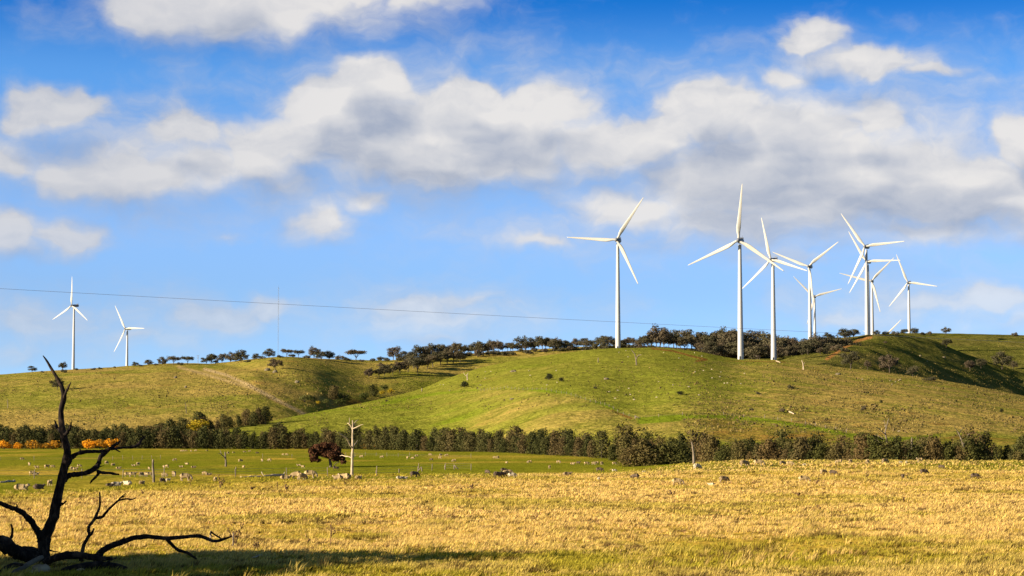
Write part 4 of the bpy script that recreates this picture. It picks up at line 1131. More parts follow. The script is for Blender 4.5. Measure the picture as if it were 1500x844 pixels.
rock(61, 838, 26, 13, 'pale rounded rock under the grey log at the dead tree roots', 'rock', 3, ['plain'])
rock(43, 841, 13, 7, 'small pale stone left of the rounded rock', 'rock', 5, ['plain'])
rock(118, 838, 14, 6, 'flat pale stone in the shade right of the rounded rock', 'rock', 7, ['plain'])
rock(24, 829, 13, 6, 'small pale stone below the thick black root', 'rock', 9, ['plain'])
for i, (u, v, w, h, lab) in enumerate([(888, 556, 8, 3, 'flat brown rock on the upper green hillside below the dead tree'), (750, 585, 7, 2, 'low brown outcrop on the front field slope'), (392, 543, 9, 4, 'brown rock at the foot of the shaded gum on the left hill'), (403, 546, 7, 4, 'brown rock right of the shaded gum trunk on the left hill'), (435, 561, 8, 4, 'brown boulder beside the long tree shadow on the left hill'),
       (257, 554, 5, 3, 'pale boulder on the left hill below the small left turbine'), (272, 568, 4, 3, 'tiny dark boulder on the left hill slope'), (752, 545, 9, 3, 'dark rock on the ridge shoulder above the green hill'), (1348, 522, 4, 2, 'small pale rock on the shaded slope'), (1383, 524, 6, 2, 'white rock on the shaded slope'), (1228, 549, 8, 3, 'brown tree stump rock on the dry hillside top')]):
    try: rock(u, v, w, h, lab, 'rock_grey', 20 + i)
    except Exception: pass

# standing dead trees: list of (path, widths) in photo pixels about a base pixel
def px_dead(name, ub, vb, paths, mat, label, keys=None, seed=0, cat='dead tree', dY=0):
    p = hit(ub, vb, keys); Y = p.y + dY
    root = empty(name, p); tag(root, label, cat)
    for i, (pp, ww, dy) in enumerate(paths):
        mb = MB(); limb(mb, pp, ww, Y, 8, .15, seed + i, 3, dy * Y / 300.0)
        rel(mb.build('trunk' if i == 0 else 'branch', M[mat]), root)
    return root
px_dead('dead_tree', 515.5, 698, [([(516, 700), (515.5, 692), (515.8, 680), (516, 670), (516.5, 660), (516.5, 650), (516.3, 640), (516.5, 631), (516.7, 623), (516.5, 616)], [5.46, 4.21, 3.90, 3.74, 3.43, 2.96, 2.50, 2.18, 1.87, 1.56], 0),
     ([(517, 657), (513.5, 653), (511, 648), (508, 642.5), (503, 639), (498, 636), (494, 633.5)], [2.65, 2.34, 2.18, 1.87, 1.72, 1.40, 0.70], -3), ([(516.5, 630), (514, 625), (511, 621), (508.5, 620)], [1.72, 1.25, 1.01, 0.62], 2), ([(511.5, 621.5), (512, 616), (511.8, 612)], [1.01, 0.86, 0.47], 0),
     ([(517, 628), (521, 626.5), (525, 624.5), (529, 622.5), (532, 622)], [1.72, 1.40, 1.17, 1.01, 0.55], -2), ([(517.5, 623), (520, 619), (523, 616), (525, 615)], [1.40, 1.09, 0.94, 0.55], 1.5), ([(517, 672), (511, 669), (506, 668.5), (501, 667), (498, 668)], [2.03, 1.56, 1.25, 1.01, 0.55], 2), ([(517.5, 654), (522, 648), (524, 645)], [1.25, 0.86, 0.47], 2), ([(517.5, 670), (520, 668), (521, 668)], [1.25, 1.09, 0.78], 0)],
     'dead_pale', 'tall pale dead tree with bare forked top standing at the edge of the gold grass', ['plain'], 140)
px_dead('dead_stump', 225.5, 706.5, [([(225.3, 708), (225, 700), (224.6, 692), (224, 684), (224, 676), (224.3, 673)], [4.4, 3.8, 3.6, 3.4, 3, 1.6], 0)], 'dead_grey', 'thick grey stump post standing alone right of the black tree', ['plain'], 150, 'stump')
px_dead('dead_stump', 330.8, 683.5, [([(331, 685), (330.8, 678), (330.4, 671), (330, 665), (329.5, 662)], [3.6, 2.8, 2.4, 2.4, 1.4], 0), ([(330.5, 672), (328, 669), (325, 666.5), (323, 664.5), (320, 665)], [2, 1.6, 1.3, 1.1, .6], -1), ([(324.5, 666), (323, 661), (322, 659)], [1.1, .9, .5], .5)], 'dead_grey', 'short forked dead stump among the sheep on the green paddock', ['plain'], 160, 'stump')
px_dead('dead_stump', 1016.5, 684, [([(1016.8, 686), (1016.5, 676), (1016, 666), (1015, 657), (1013.8, 650), (1012.5, 647)], [4.4, 3.8, 3.4, 3, 2.4, 1.2], 0), ([(1015, 655), (1014.5, 651)], [1.5, .7], 0)], 'dead_grey', 'tall leaning broken trunk beside the reddish bushes at the paddock edge', ['plain'], 170, 'stump', 25)
for (ub, vb, paths, lab, sd) in [
    (1301, 664, [([(1301, 664), (1300, 654), (1299, 645), (1297.5, 638), (1297, 632), (1299, 624), (1301, 616), (1302, 613)], [4, 3.4, 3, 2.4, 2, 1.6, 1.1, .6], 0), ([(1297.5, 637), (1292, 632), (1287, 628), (1283, 626)], [1.8, 1.4, 1, .5], -2), ([(1299, 648), (1294, 643), (1289, 640), (1285, 638), (1281, 637)], [1.4, 1.2, 1.1, .9, .5], 1), ([(1292, 655), (1288, 649), (1284, 642), (1281, 638)], [1.6, 1.6, 1.3, .7], 1.5), ([(1298.5, 626), (1296, 620), (1295.5, 616)], [1, .8, .5], 1)], 'bare dead tree with thin forked limbs above the brown tree row', 180),
    (1411.5, 664, [([(1412, 664), (1411, 655), (1410, 648), (1407, 641), (1404.5, 635), (1402, 631), (1400, 628)], [4, 3.4, 2.8, 2.2, 1.8, 1.3, .7], 0), ([(1411, 652), (1414, 646), (1416.5, 641), (1418, 637), (1421, 635)], [2.2, 1.9, 1.6, 1.2, .6], -1), ([(1405, 636), (1408, 630), (1412, 626)], [1.2, .9, .5], 1), ([(1403, 632), (1399, 627), (1398.5, 624)], [1.1, .8, .5], -1)], 'bare dead tree with two curved arms above the brown tree row near the right', 190),
    (1335.5, 664, [([(1335.5, 664), (1335.7, 655), (1335.5, 646), (1336, 641)], [3, 2.6, 2.4, 1.4], 0)], 'thin grey broken snag above the brown tree row between two dead trees', 200)]:
    d = 430.0; p = ground_pt(d * (ub - 750) / F, d, ['plain']); 
    root = empty('dead_tree', p); tag(root, lab, 'dead tree')
    uu, vv = proj(p.x, p.y, p.z)
    paths[0][0].insert(0, (ub, float(vv) + 2)); paths[0][1].insert(0, paths[0][1][0] * 1.15)
    for i, (pp, ww, dy) in enumerate(paths):
        mb = MB(); limb(mb, pp, ww, d, 7, .15, sd + i, 3, dy); rel(mb.build('trunk' if i == 0 else 'branch', M['dead_grey']), root)
px_dead('dead_tree', 932.3, 535, [([(932.5, 536), (932, 529), (931, 524), (930, 519), (927, 515), (924.5, 512)], [2.4, 2, 1.7, 1.4, 1.2, .6], 0), ([(932, 527), (934, 522), (937, 520), (940, 520)], [1.5, 1.2, .9, .5], -1), ([(934, 523), (935, 520)], [.9, .5], .5)], 'dead_grey', 'small bare dead tree on the crest of the green hill right of the lone turbine', ['front'], 210)
px_dead('dead_tree', 685, 557, [([(685, 558), (684.5, 552), (684, 548)], [2, 1.6, 1], 0), ([(684.5, 552), (681, 549), (679, 546)], [1.2, .9, .5], 0), ([(684.3, 550), (686, 546)], [1, .5], 0)], 'dead_pale', 'tiny pale dead tree above the round dark tree on the green hill', ['front'], 220)
px_dead('dead_stump', 1177, 541.5, [([(1177, 542.5), (1176.8, 537), (1176, 532), (1174.5, 528)], [2.2, 1.8, 1.6, .9], 0), ([(1176.6, 535), (1179, 531)], [1.1, .5], 0)], 'dead_pale', 'pale broken trunk on the hillside below the Y shaped turbine', None, 230, 'stump')
px_dead('dead_tree', 273, 606, [([(273, 607), (272.8, 601), (272, 595), (271, 589)], [1.3, 1.1, .8, .4], 0), ([(272.3, 597), (275, 592)], [.7, .3], 0)], 'dead_grey', 'thin bare sapling on the left hill slope above the dark row', None, 240)
px_dead('dead_tree', 11.5, 598, [([(11.5, 599), (11.5, 592), (11, 584)], [1.3, 1.1, .5], 0), ([(11.5, 590), (9, 587)], [.6, .3], 0)], 'dead_grey', 'thin bare sapling at the left picture edge on the hill', None, 245)
# fallen pale logs
def px_log(u0, v0, u1, v1, w0, w1, label, mat='dead_pale', br=(), seed=0, keys=None):
    a = hit(u0, v0, keys); b = hit(u1, v1, keys); s = a.y / F
    root = empty('fallen_log', (a + b) / 2); tag(root, label, 'log')
    a = a + Vector((0, 0, w0 * .4 * s)); b = b + Vector((0, 0, w1 * .4 * s)); m_ = (a + b) / 2 + Vector((0, 0, .05))
    mb = MB(); mb.tube([a, a.lerp(b, .3), m_, a.lerp(b, .75), b], [w0 * .5 * s, w0 * .48 * s, (w0 + w1) * .26 * s, w1 * .5 * s, w1 * .4 * s], 8, .2, seed, 3)
    rel(mb.build('stem', M[mat]), root)
    for (t, du, dv, w) in br:
        p = a.lerp(b, t); mb = MB(); mb.tube([p, p + Vector((du * s * .6, .1, dv * s * .5)), p + Vector((du * s, .2, dv * s))], [w * .5 * s, w * .4 * s, w * .2 * s], 6, .2, seed + 9, 2)
        rel(mb.build('branch', M[mat]), root)
px_log(386, 698.5, 416, 698.0, 3.2, 4.5, 'long pale fallen log with an upright stub beside the grazing sheep', br=((.02, -4, 6, 2), (.97, 2, 5, 2.6)), seed=1, keys=['plain'])
px_log(352, 699.5, 384, 699.0, 1.6, 2.6, 'thin pale fallen log left of the long one', seed=2, keys=['plain'])
px_log(0, 707.5, 22, 706, 2.6, 3.2, 'white fallen log at the left picture edge on the paddock', br=((.85, 2, 2.5, 2),), seed=3, keys=['plain'])
px_log(369, 818, 390, 815, 2.6, 3.4, 'short pale fallen log in the foreground shade', br=((.5, -6, 2, 1.6),), seed=4, keys=['plain'])
px_log(1156, 604, 1163, 607, 2.4, 1.8, 'small white fallen log on the dry hillside', seed=5)
px_log(1137, 529.5, 1143, 531.5, 1.8, 1.2, 'small pale fallen log by the turbine bases', seed=6)

# ================================================================== FENCES
M['post'] = simple_mat('fence_post', (.20, .155, .105), .9, .1, 4.0, .3)
M['wire'] = simple_mat('fence_wire', (.08, .075, .06), .5, .4)
def fence(path, step, h, rad, label, keys=None, wires=3, wr=.012, name='wire_fence', lift=0.0):
    P_ = [hit(u, v, keys) for (u, v) in path]; P_ = [p for p in P_ if p]
    root = empty(name, P_[0]); tag(root, label, 'fence')
    pts_ = []
    for a, b in zip(P_[:-1], P_[1:]):
        n = max(1, int((b - a).length / step))
        for i in range(n):
            q = a.lerp(b, i / n); q.z = zat(q.x, q.y, keys); pts_.append(q)
    pts_.append(P_[-1])
    pm = MB(); pm.tube([(0, 0, -.3), (0, 0, h)], [rad, rad * .9], 6); pm = pm.mesh('post', M['post'])
    for i, q in enumerate(pts_[:100]):
        o = link('post', pm, root, q - root.location); o.rotation_euler = (RG.uniform(-.05, .05), RG.uniform(-.06, .06), 0); o.scale = (1, 1, RG.uniform(.88, 1.1))
    if wires:
        mb = MB()
        for k in range(wires):
            mb.tube([q + Vector((0, 0, h * (.3 + .3 * k))) for q in pts_], [wr] * len(pts_), 4, cap=False)
        rel(mb.build('wire', M['wire'], smooth=False), root)
    return root
fence([(345, 699), (420, 698.2), (480, 697.8), (552, 696.6), (612, 695)], 5.0, 1.05, .05, 'wire fence with thin posts running along the paddock edge past the white dead tree', ['plain'])
fence([(-20, 701), (120, 700.5), (240, 699.5), (345, 699)], 4.5, 1.0, .05, 'wire fence with thin posts behind the black dead tree', ['plain'])
fence([(613, 690), (652, 688.5), (690, 689)], 4.2, 1.15, .06, 'short run of wire fence between two leaning strainer posts', ['plain'])
fence([(0, 675), (150, 675), (235, 673)], 6, 1.0, .05, 'far thin wire fence across the left of the green paddock', ['plain'], 2)
fence([(385, 671.5), (470, 671), (520, 668), (600, 669.5), (690, 671)], 6, 1.0, .05, 'far thin wire fence across the middle of the green paddock', ['plain'], 2)
fence([(930, 613), (965, 611), (1000, 608.5), (1060, 608), (1120, 613), (1180, 622), (1240, 634)], 9, 1.2, .12, 'fence along the bright green strip at the foot of the dry hillside', ['front'], 2, .014)
fence([(700, 571.5), (760, 571.5), (830, 577.5), (880, 592.5), (905, 604.5), (930, 612.5)], 9, 1.2, .10, 'fence running down the green hill beside the olive field', ['front'], 2, .014)
def post_thing(u, v, h, rad, label, brace=None, keys=['plain'], mat='post', tilt=0.0, name='fence_post'):
    p = hit(u, v, keys); root = empty(name, p); tag(root, label, 'post')
    s = p.y / F
    mb = MB(); mb.tube([(0, 0, -.3), (tilt * h * .5 * s, 0, h * .5 * s), (tilt * h * s, 0, h * s)], [rad * s, rad * .95 * s, rad * .85 * s], 8, .12, int(u)); mb.build('post', M[mat], root)
    if brace:
        mb = MB(); mb.tube([(tilt * h * .9 * s, 0, h * .9 * s), (brace[0] * s, 0, brace[1] * s)], [rad * .8 * s, rad * .75 * s], 7, .12, int(u) + 1); mb.build('brace', M[mat], root)
    return root
post_thing(618.5, 690.5, 6.5, 1.0, 'dark strainer post with a long leaning brace, left of two by the paddock fence', (-7, -.5), tilt=-.2)
post_thing(652, 687.5, 6.5, 1.1, 'plain upright dark post between the two braced strainer posts')
post_thing(665.5, 687.5, 6.5, 1.0, 'dark strainer post with brace leaning right, right of two by the paddock fence', (6, 0))
post_thing(584.5, 692.5, 5.5, .9, 'thin grey fence post left of the braced strainer post')
post_thing(551, 694.5, 5, .8, 'short grey fence post midway between white dead tree and strainer post')
post_thing(931, 613.5, 4.2, .9, 'corner strainer post where the hill fence meets the green strip', (7, 0), ['front'])
post_thing(308, 798, 20, 1.3, 'pale grey fence post behind the tip of the fallen branch', mat='dead_pale', tilt=.02)
post_thing(341.5, 803, 22, 1.1, 'thin dark fence post at the tip of the fallen branch')
post_thing(618, 573.5, 4.5, .9, 'dark short post on the green hill slope left of the round tree', keys=['front'])
post_thing(876, 531, 7, .7, 'thin leaning post on the green hill crest below the lone turbine', keys=['front'], tilt=.08)

# ================================================================== SHEEP
def wool_mat():
    m, N_ = new_mat('fleece')
    tcn = N_.n('ShaderNodeTexCoord').outputs['Object']
    n = N_.noise(tcn, 14.0, 4.0, .6); n2 = N_.noise(tcn, 2.2, 3.0, .5); rnd = obj_rand(N_)
    c = N_.mix(N_.ramp(n2, .3, .7), (.27, .19, .085), (.40, .29, .145))
    c = N_.mix(N_.ramp(rnd, .55, .95, 0, .75), c, (.20, .14, .075))
    return finish(m, N_, c, .95, bump(N_, n, .8, .04), spec=.05)
M['wool'] = wool_mat()
M['wool_lamb'] = simple_mat('lamb_fleece', (.44, .36, .24), .95, .05, 12.0, .12)
M['sheepface'] = simple_mat('sheep_face', (.38, .28, .18), .8, .2, 8.0, .2)
M['sheepdark'] = simple_mat('dark_fleece', (.10, .07, .045), .9, .1, 9.0, .3)
def skin_mesh(name, verts, edges, radii, mats, rule, sub=1):
    me = bpy.data.meshes.new(name + '_skeleton'); me.from_pydata(verts, edges, [])
    o = bpy.data.objects.new(name + '_skeleton', me); COL.objects.link(o)
    md = o.modifiers.new('skin', 'SKIN'); md.use_smooth_shade = True
    for i, r in enumerate(radii):
        sv = me.skin_vertices[0].data[i]; sv.radius = r if isinstance(r, tuple) else (r, r); sv.use_root = (i == 0)
    md2 = o.modifiers.new('sub', 'SUBSURF'); md2.levels = sub; md2.render_levels = sub
    dg = bpy.context.evaluated_depsgraph_get(); dg.update()
    out = bpy.data.meshes.new_from_object(o.evaluated_get(dg))
    out.name = name
    bpy.data.objects.remove(o); bpy.data.meshes.remove(me)
    out.materials.clear()
    for m_ in mats: out.materials.append(m_)
    for p in out.polygons:
        p.use_smooth = True; p.material_index = rule(p.center)
    return out
def sheep_mesh(pose, mats):
    # facing +X, 1.15 m long, back at 0.72 m
    if pose == 'graze':
        neck = [(.50, 0, .56), (.60, 0, .40), (.66, 0, .24), (.74, 0, .12)]; nr = [.16, .11, .085, .05]; legs = True
    elif pose == 'stand':
        neck = [(.46, 0, .60), (.54, 0, .70), (.60, 0, .75), (.72, 0, .69)]; nr = [.15, .10, .085, .05]; legs = True
    else:
        neck = [(.44, 0, .33), (.51, 0, .41), (.57, 0, .45), (.69, 0, .38)]; nr = [.15, .10, .085, .05]; legs = False
    dz = 0 if legs else -.26
    V = [(0, 0, .52 + dz), (-.30, 0, .53 + dz), (-.47, 0, .52 + dz), (.28, 0, .52 + dz)] + neck
    Rr = [(.27, .25), (.26, .24), (.15, .15), (.24, .24)] + nr
    E_ = [(0, 1), (1, 2), (0, 3), (3, 4), (4, 5), (5, 6), (6, 7)]
    k = len(V); V += [(-.56, 0, .44 + dz)]; Rr += [.05]; E_ += [(2, k)]
    for sy in (-1, 1):
        k = len(V); a = 6
        V += [(neck[2][0] - .03, sy * .10, neck[2][2] + .04), (neck[2][0] - .05, sy * .15, neck[2][2] + .02)]; Rr += [.035, .02]; E_ += [(a, k), (k, k + 1)]
    if legs:
        for (x, nx, knee) in ((-.34, 1, True), (.32, 3, False)):
            for sy in (-1, 1):
                k = len(V)
                V += [(x + (.02 if knee else 0), sy * .13, .34), (x - (.06 if knee else -.01), sy * .13, .19), (x + (.01 if knee else 0), sy * .13, .0)]
                Rr += [.085, .04, .035]; E_ += [(nx, k), (k, k + 1), (k + 1, k + 2)]
    else:
        for sy in (-1, 1):
            k = len(V); V += [(.34, sy * .15, .12), (.50, sy * .16, .05)]; Rr += [.07, .04]; E_ += [(3, k), (k, k + 1)]
            k = len(V); V += [(-.30, sy * .20, .12), (-.12, sy * .24, .05)]; Rr += [.09, .04]; E_ += [(1, k), (k, k + 1)]
    hx = neck[1][0] + .03
    def rule(c):
        if c.x > hx: return 1
        if legs and c.z < .27 and c.x < .5: return 1
        return 0
    return skin_mesh('sheep', V, E_, Rr, mats, rule)
WM = [M['wool'], M['sheepface']]; LM = [M['wool_lamb'], M['wool_lamb']]; DM = [M['sheepdark'], M['sheepdark']]
SHM = {('g', 'w'): sheep_mesh('graze', WM), ('s', 'w'): sheep_mesh('stand', WM), ('l', 'w'): sheep_mesh('lie', WM),
       ('g', 'p'): sheep_mesh('graze', LM), ('s', 'p'): sheep_mesh('stand', LM), ('l', 'p'): sheep_mesh('lie', LM), ('g', 'd'): sheep_mesh('graze', DM), ('l', 'd'): sheep_mesh('lie', DM), ('s', 'd'): sheep_mesh('stand', DM)}
def sheep(u, vc, pose='g', col='w', face=None, sc=1.0, key=None, label=None, keys=None, group=None):
    vb = vc + 3.0 * (1.2 if vc > 690 else (.7 if vc > 640 else .3))
    p = hit(u, vb, keys)
    if p is None: return
    if face is None: face = RG.choice([0, 0, 20, -25, 160, 180, 200, 60, -70])
    o = link('sheep', SHM[(pose, col)], None, p - Vector((0, 0, .02)))
    s = sc * (.60 if key == 'hill' else .64 if key == 'paddock' else .78) * RG.uniform(.95, 1.08); o.scale = (s, s, s); o.rotation_euler = (0, 0, R(face))
    tag(o, label, 'sheep', group)
    if key: ITEMS.append((o, u, vc, key))
    return o
GOLD = [(992, 707.5, 'g', 'w', -12, 1.15, 'large sheep grazing head down right of centre, nearest sheep on the gold grass'), (1060, 703.4, 'g', 'w', 15, 1.1, 'sheep grazing on gold grass just right of a white lamb'), (1042, 708, 'l', 'p', 170, .75, 'white lamb lying on gold grass beside a grazing sheep'),
    (931, 698.6, 'g', 'd', 165, 1.0, 'dark sheep grazing on gold grass left of the nearest one'), (877, 700.5, 's', 'p', 80, .55, 'tiny white lamb standing alone on the gold grass'), (878, 689.5, 'g', 'd', -10, 1.15, 'dark brown sheep grazing below the gap in the tree row'), (899.7, 689.5, 'g', 'p', 0, .75, 'pale lamb just right of the dark sheep below the tree row gap'),
    (1177, 703.5, 'g', 'w', -10, 1.15, 'large half lit sheep grazing on the gold rise beside a small bush'), (1206, 691, 'g', 'w', 20, 1.0, 'pale sheep grazing on the rise left of a round one'), (1220, 692.5, 'g', 'd', -30, 1.0, 'dark round sheep on the rise right of the pale one'), (1322.8, 698, 'g', 'd', 75, .9, 'dark sheep seen end on, on the rise left of the centre pair'), (1353, 691.5, 'g', 'd', 10, 1.0, 'dark sheep grazing on the green patch of the rise'), (1378.6, 685, 'g', 'd', -35, .85, 'dark small sheep high on the rise below the brown trees'), (1428, 698, 'g', 'd', -5, 1.1, 'dark sheep grazing alone near the right edge'),
    (454, 697, 'g', 'w', -8, 1.5, 'big brown sheep grazing right, right of a close group of three'), (434.5, 698.5, 'g', 'w', 165, 1.4, 'pale sheep at the left of a close group of three'), (441.8, 700, 'g', 'w', 40, 1.4, 'brown sheep in the middle of a close group of three'), (271.4, 701, 'g', 'w', -12, 1.45, 'large pale sheep grazing right of the thick stump post'), (237.7, 704, 'g', 'd', 60, .9, 'dark sheep right beside the thick stump post'), (246, 702, 's', 'p', 30, .6, 'small lamb standing right of the thick stump post'),
    (187, 707, 'l', 'p', 150, 1.2, 'white sheep lying under the drooping black branch'), (170, 709, 'l', 'p', 10, 1.2, 'white sheep lying flat left of the other, below the black branch'), (161, 709.5, 'l', 'd', 10, 1.0, 'dark sheep lying beside the white one below the black branch'), (207.7, 705.5, 'l', 'w', 60, .9, 'sheep lying just left of the thick stump post'), (31, 715, 'l', 'w', -10, 1.6, 'large pale sheep lying at the left on the paddock edge'), (56.5, 713, 'l', 'd', 30, 1.2, 'dark sheep lying left of the black tree trunk'), (73, 708.5, 's', 'w', 80, 1.0, 'sheep standing end on just left of the black tree trunk'),
    (495.4, 699, 'l', 'w', 170, 1.2, 'sheep lying left of the foot of the white dead tree'), (505.5, 698, 'l', 'w', 170, 1.5, 'pale sheep lying against the foot of the white dead tree'), (524.7, 698.5, 'l', 'w', 40, 1.0, 'sheep lying just right of the white dead tree foot'), (417.7, 699, 'l', 'w', 0, 1.2, 'sheep lying at the right end of the pale fallen log'), (606.5, 695.5, 'g', 'd', 20, 1.1, 'dark sheep grazing beneath the left braced strainer post'), (585, 698, 'l', 'p', 10, .8, 'white lamb lying left of the dark sheep by the strainer post'), (593, 698, 'l', 'p', 0, .7, 'white lamb lying between its twin and the dark sheep'),
    (713.7, 691.5, 'g', 'd', -50, 1.0, 'dark sheep alone just left of the huddled flock'), (728, 696, 'g', 'd', 40, 1.1, 'dark sheep at the left lower side of the huddled flock'), (735, 695.5, 'g', 'd', 20, 1.0, 'second dark sheep at the lower side of the huddled flock'), (737.7, 690, 'g', 'd', 10, 1.1, 'dark sheep at the upper left of the huddled flock'), (745, 691, 'g', 'w', -10, 1.2, 'pale sheep in the middle of the huddled flock'), (741, 693.5, 'g', 'w', 30, 1.1, 'brown sheep in the heart of the huddled flock'), (749.7, 696.5, 'g', 'p', 0, 1.0, 'white sheep at the right end of the huddled flock'),
    (805, 684.5, 's', 'w', 85, .85, 'sheep standing end on alone right of the huddled flock'), (830.8, 693.3, 'l', 'w', 5, 1.2, 'brown sheep lying on gold grass right of the huddled flock'), (1021, 686, 'g', 'p', 30, 1.2, 'white sheep at the foot of the tall broken trunk'), (1089.7, 681, 'g', 'w', 20, 1.4, 'sheep on the rise crest, left of two close together by the tree row'), (1094, 680.3, 's', 'w', 70, 1.0, 'sheep on the rise crest, right of two close together by the tree row'), (1111, 680.5, 'g', 'w', -10, 1.5, 'brown sheep on the rise crest in front of a reddish tree'), (943, 689.5, 'l', 'p', 0, .5, 'tiny pale lamb below the reddish bushes'), (315.4, 702, 'g', 'w', 90, .9, 'pale sheep end on, in the gold grass edge left of the fallen log')]
for (u, v, ps, c, f, s, lab) in GOLD:
    sheep(u, v, ps, c, f, s, None, lab, ['plain'], 'sheep at the edge of the gold grass')
for (u, v) in [(1146, 678), (1157, 678.6), (1178.5, 679), (1229.5, 676), (1246, 675.3), (1271, 675.8), (1296, 675), (1319, 675.2), (1328, 675.5), (1347.5, 673.8)]:
    sheep(u, v + 1.5, RG.choice('ggs'), 'p' if u in (1178.5, 1319, 1328) else 'w', None, .55 if u in (1178.5, 1319, 1328) else 1.0, 'crest', None, ['plain'], 'sheep along the crest of the golden rise')
PAD = [(366, 660), (376.7, 662.8), (415, 665), (419.6, 665), (438, 680.6), (444, 683.7), (491.6, 686.6), (560, 669), (530, 668.5), (597, 670.5), (605, 670.6), (610.6, 667), (630, 665.4), (632, 673), (645.5, 666), (644.5, 670), (654.6, 666.6), (665.4, 674.6), (384, 674), (395, 673.6),
    (187, 695), (194.5, 695), (207, 694.5), (213.7, 694.6), (219, 694.8), (240.6, 695), (255, 694.5), (299.5, 692.4), (305.8, 692.8), (240, 683.7), (244.5, 683), (265.9, 682.7), (283.4, 683.5), (274, 678.4), (256.5, 673.4), (202, 680), (196, 681), (218.5, 686), (265.5, 659.5), (269, 659.4), (272.6, 659.3), (279.8, 659.4), (287, 659.2), (303, 658.8), (334, 663), (342, 662), (358, 661), (352, 674.6), (356.8, 683),
    (32, 671.8), (43, 680), (68.5, 683.8), (77, 683.3), (54, 685), (47, 692.7), (51.7, 692.7), (105, 686.7), (110.6, 687.5), (116, 682.4), (156, 678), (165.5, 680), (173.6, 685),
    (724.5, 669.7), (729.3, 669.7), (776, 676.5), (818, 676.5), (838.7, 678.4), (847, 678.2), (859, 679), (869.6, 678.6), (874, 678.6), (881.6, 678.8), (900, 679), (742, 676.5)]
for (u, v) in PAD:
    ps = RG.choice('ggggls'); 
    sheep(u, v, ps, 'd' if u in (376.7, 491.6, 632, 847) else 'w', None, RG.uniform(1.0, 1.25), 'paddock', None, ['plain'], 'sheep scattered on the green paddock')
HILLS = [(906.7, 516), (920, 522.7), (814.7, 543), (801, 564), (816, 560), (921, 569), (905, 572), (892.5, 574), (923.5, 578), (962, 582), (965, 559), (986, 564), (1009, 566.7), (1024, 578.7), (1018, 545), (1030.7, 542.7), (1042.7, 541), (1056, 545), (1054.7, 552), (1043, 553.5), (1061, 561.5), (1065.3, 561), (1085.3, 562), (1090.7, 547), (994.7, 524.5), (972, 516.5), (1017.3, 516.8), (1028, 521.5), (777, 550), (775, 543), (928.5, 585.5), (901, 583.5), (853.3, 513), (917, 513.5),
    (645, 563.5), (649.5, 563.5), (658.7, 572), (704, 564), (710.7, 554), (697, 539), (719, 544), (711, 544.5), (567, 586.8), (748, 544.5), (754.7, 544.2), (1263, 555.5), (1304, 557.5), (1307, 562.7), (1312, 559), (1317, 557), (1358, 529), (1319, 556), (1297, 625), (1317, 632)]
for (u, v) in HILLS:
    sheep(u, v, RG.choice('gggs'), 'p', None, RG.uniform(1.0, 1.3), 'hill', None, None, 'tiny white sheep dotted over the hillside')

# ================================================================== WEEDS
M['twig'] = simple_mat('dry_twig', (.13, .075, .035), .9, .1)
def weed(u, v, hpx, n, spread, label, keys=['plain'], seed=0, cat='dry weed', w=.012, lean=.0):
    p = hit(u, v, keys); s = p.y / F; rg = random.Random(seed)
    mb = MB()
    for i in range(n):
        a = rg.uniform(0, 6.28); r = spread * s * rg.uniform(.3, 1) * hpx; hh = hpx * s * rg.uniform(.55, 1.0)
        x = math.cos(a) * r + lean * hh; y = math.sin(a) * r * .5
        pts_ = [(0, 0, -.05), (x * .35, y * .35, hh * .45), (x * .8, y * .8, hh * .8), (x, y, hh)]
        mb.tube(pts_, [w, w * .8, w * .55, w * .3], 5, sub=2)
        for k in range(3):
            t = rg.uniform(.35, .9); q = np.array([x * t * .9, y * t * .9, hh * t]); d = np.array([rg.uniform(-1, 1), rg.uniform(-.5, .5), rg.uniform(.2, 1)]) * hh * .22
            mb.tube([q, q + d * .6, q + d], [w * .6, w * .45, w * .25], 4)
            for m_ in range(2):
                c = q + d * rg.uniform(.5, 1); mb.box(c, (w * 3.2, w * 2, w * 3.2))
    o = mb.build('dry_weed', M['twig'], None, p)
    return tag(o, label, cat)
WEEDS = [(484, 801, 42, 2, .05, 'tall dry stalk standing alone in the gold grass right of the fallen branch', .02), (345, 800, 40, 7, .42, 'tangle of dry brown twigs at the tip of the fallen branch', .016), (322, 717, 22, 5, .3, 'dry twiggy weed at the gold grass edge below the forked stump', .03),
    (369, 719, 7, 5, .8, 'low flattened dry weed left of the twiggy one near the grazing group', .03), (420, 718.5, 9, 6, .6, 'dry leaning weed below the group of three sheep', .03), (505, 712, 11, 3, .3, 'thin dry weed below the white dead tree', .025), (691, 719, 12, 6, .5, 'dry twiggy weed alone in the middle of the gold grass', .028), (676, 724, 14, 1, .05, 'single thin stalk beside the twiggy weed in mid grass', .02),
    (1197, 710, 9, 5, .5, 'small dry weed right of the large sheep on the rise', .03), (1170, 727, 6, 4, .8, 'dark low weed on the right gold grass', .03), (375, 806, 12, 9, .9, 'low brown bramble heap right of the fence post tip', .014), (451, 799, 16, 2, .06, 'shorter dry stalk left of the tall one in gold grass', .014), (210, 725, 8, 3, .5, 'small dry weed below the thick stump post', .025),
    (278, 716, 13, 2, .1, 'thin dry weed below the large pale sheep', .02), (406, 716, 10, 2, .15, 'thin dry weed left of the group of three sheep', .02), (1270, 703, 13, 2, .1, 'thin dry weed on the golden rise', .025), (985, 726, 10, 5, .6, 'low dry weed below the nearest sheep', .025), (33, 778, 36, 4, .3, 'dry brown twigs beside the black branch at the left', .014), (1324, 738, 12, 3, .3, 'dry thin weed on the right gold grass', .02)]
for i, (u, v, h, n, sp_, lab, w) in enumerate(WEEDS): weed(u, v, h, n, sp_, lab, seed=i, w=w, lean=.25 if 'leaning' in lab else .05)

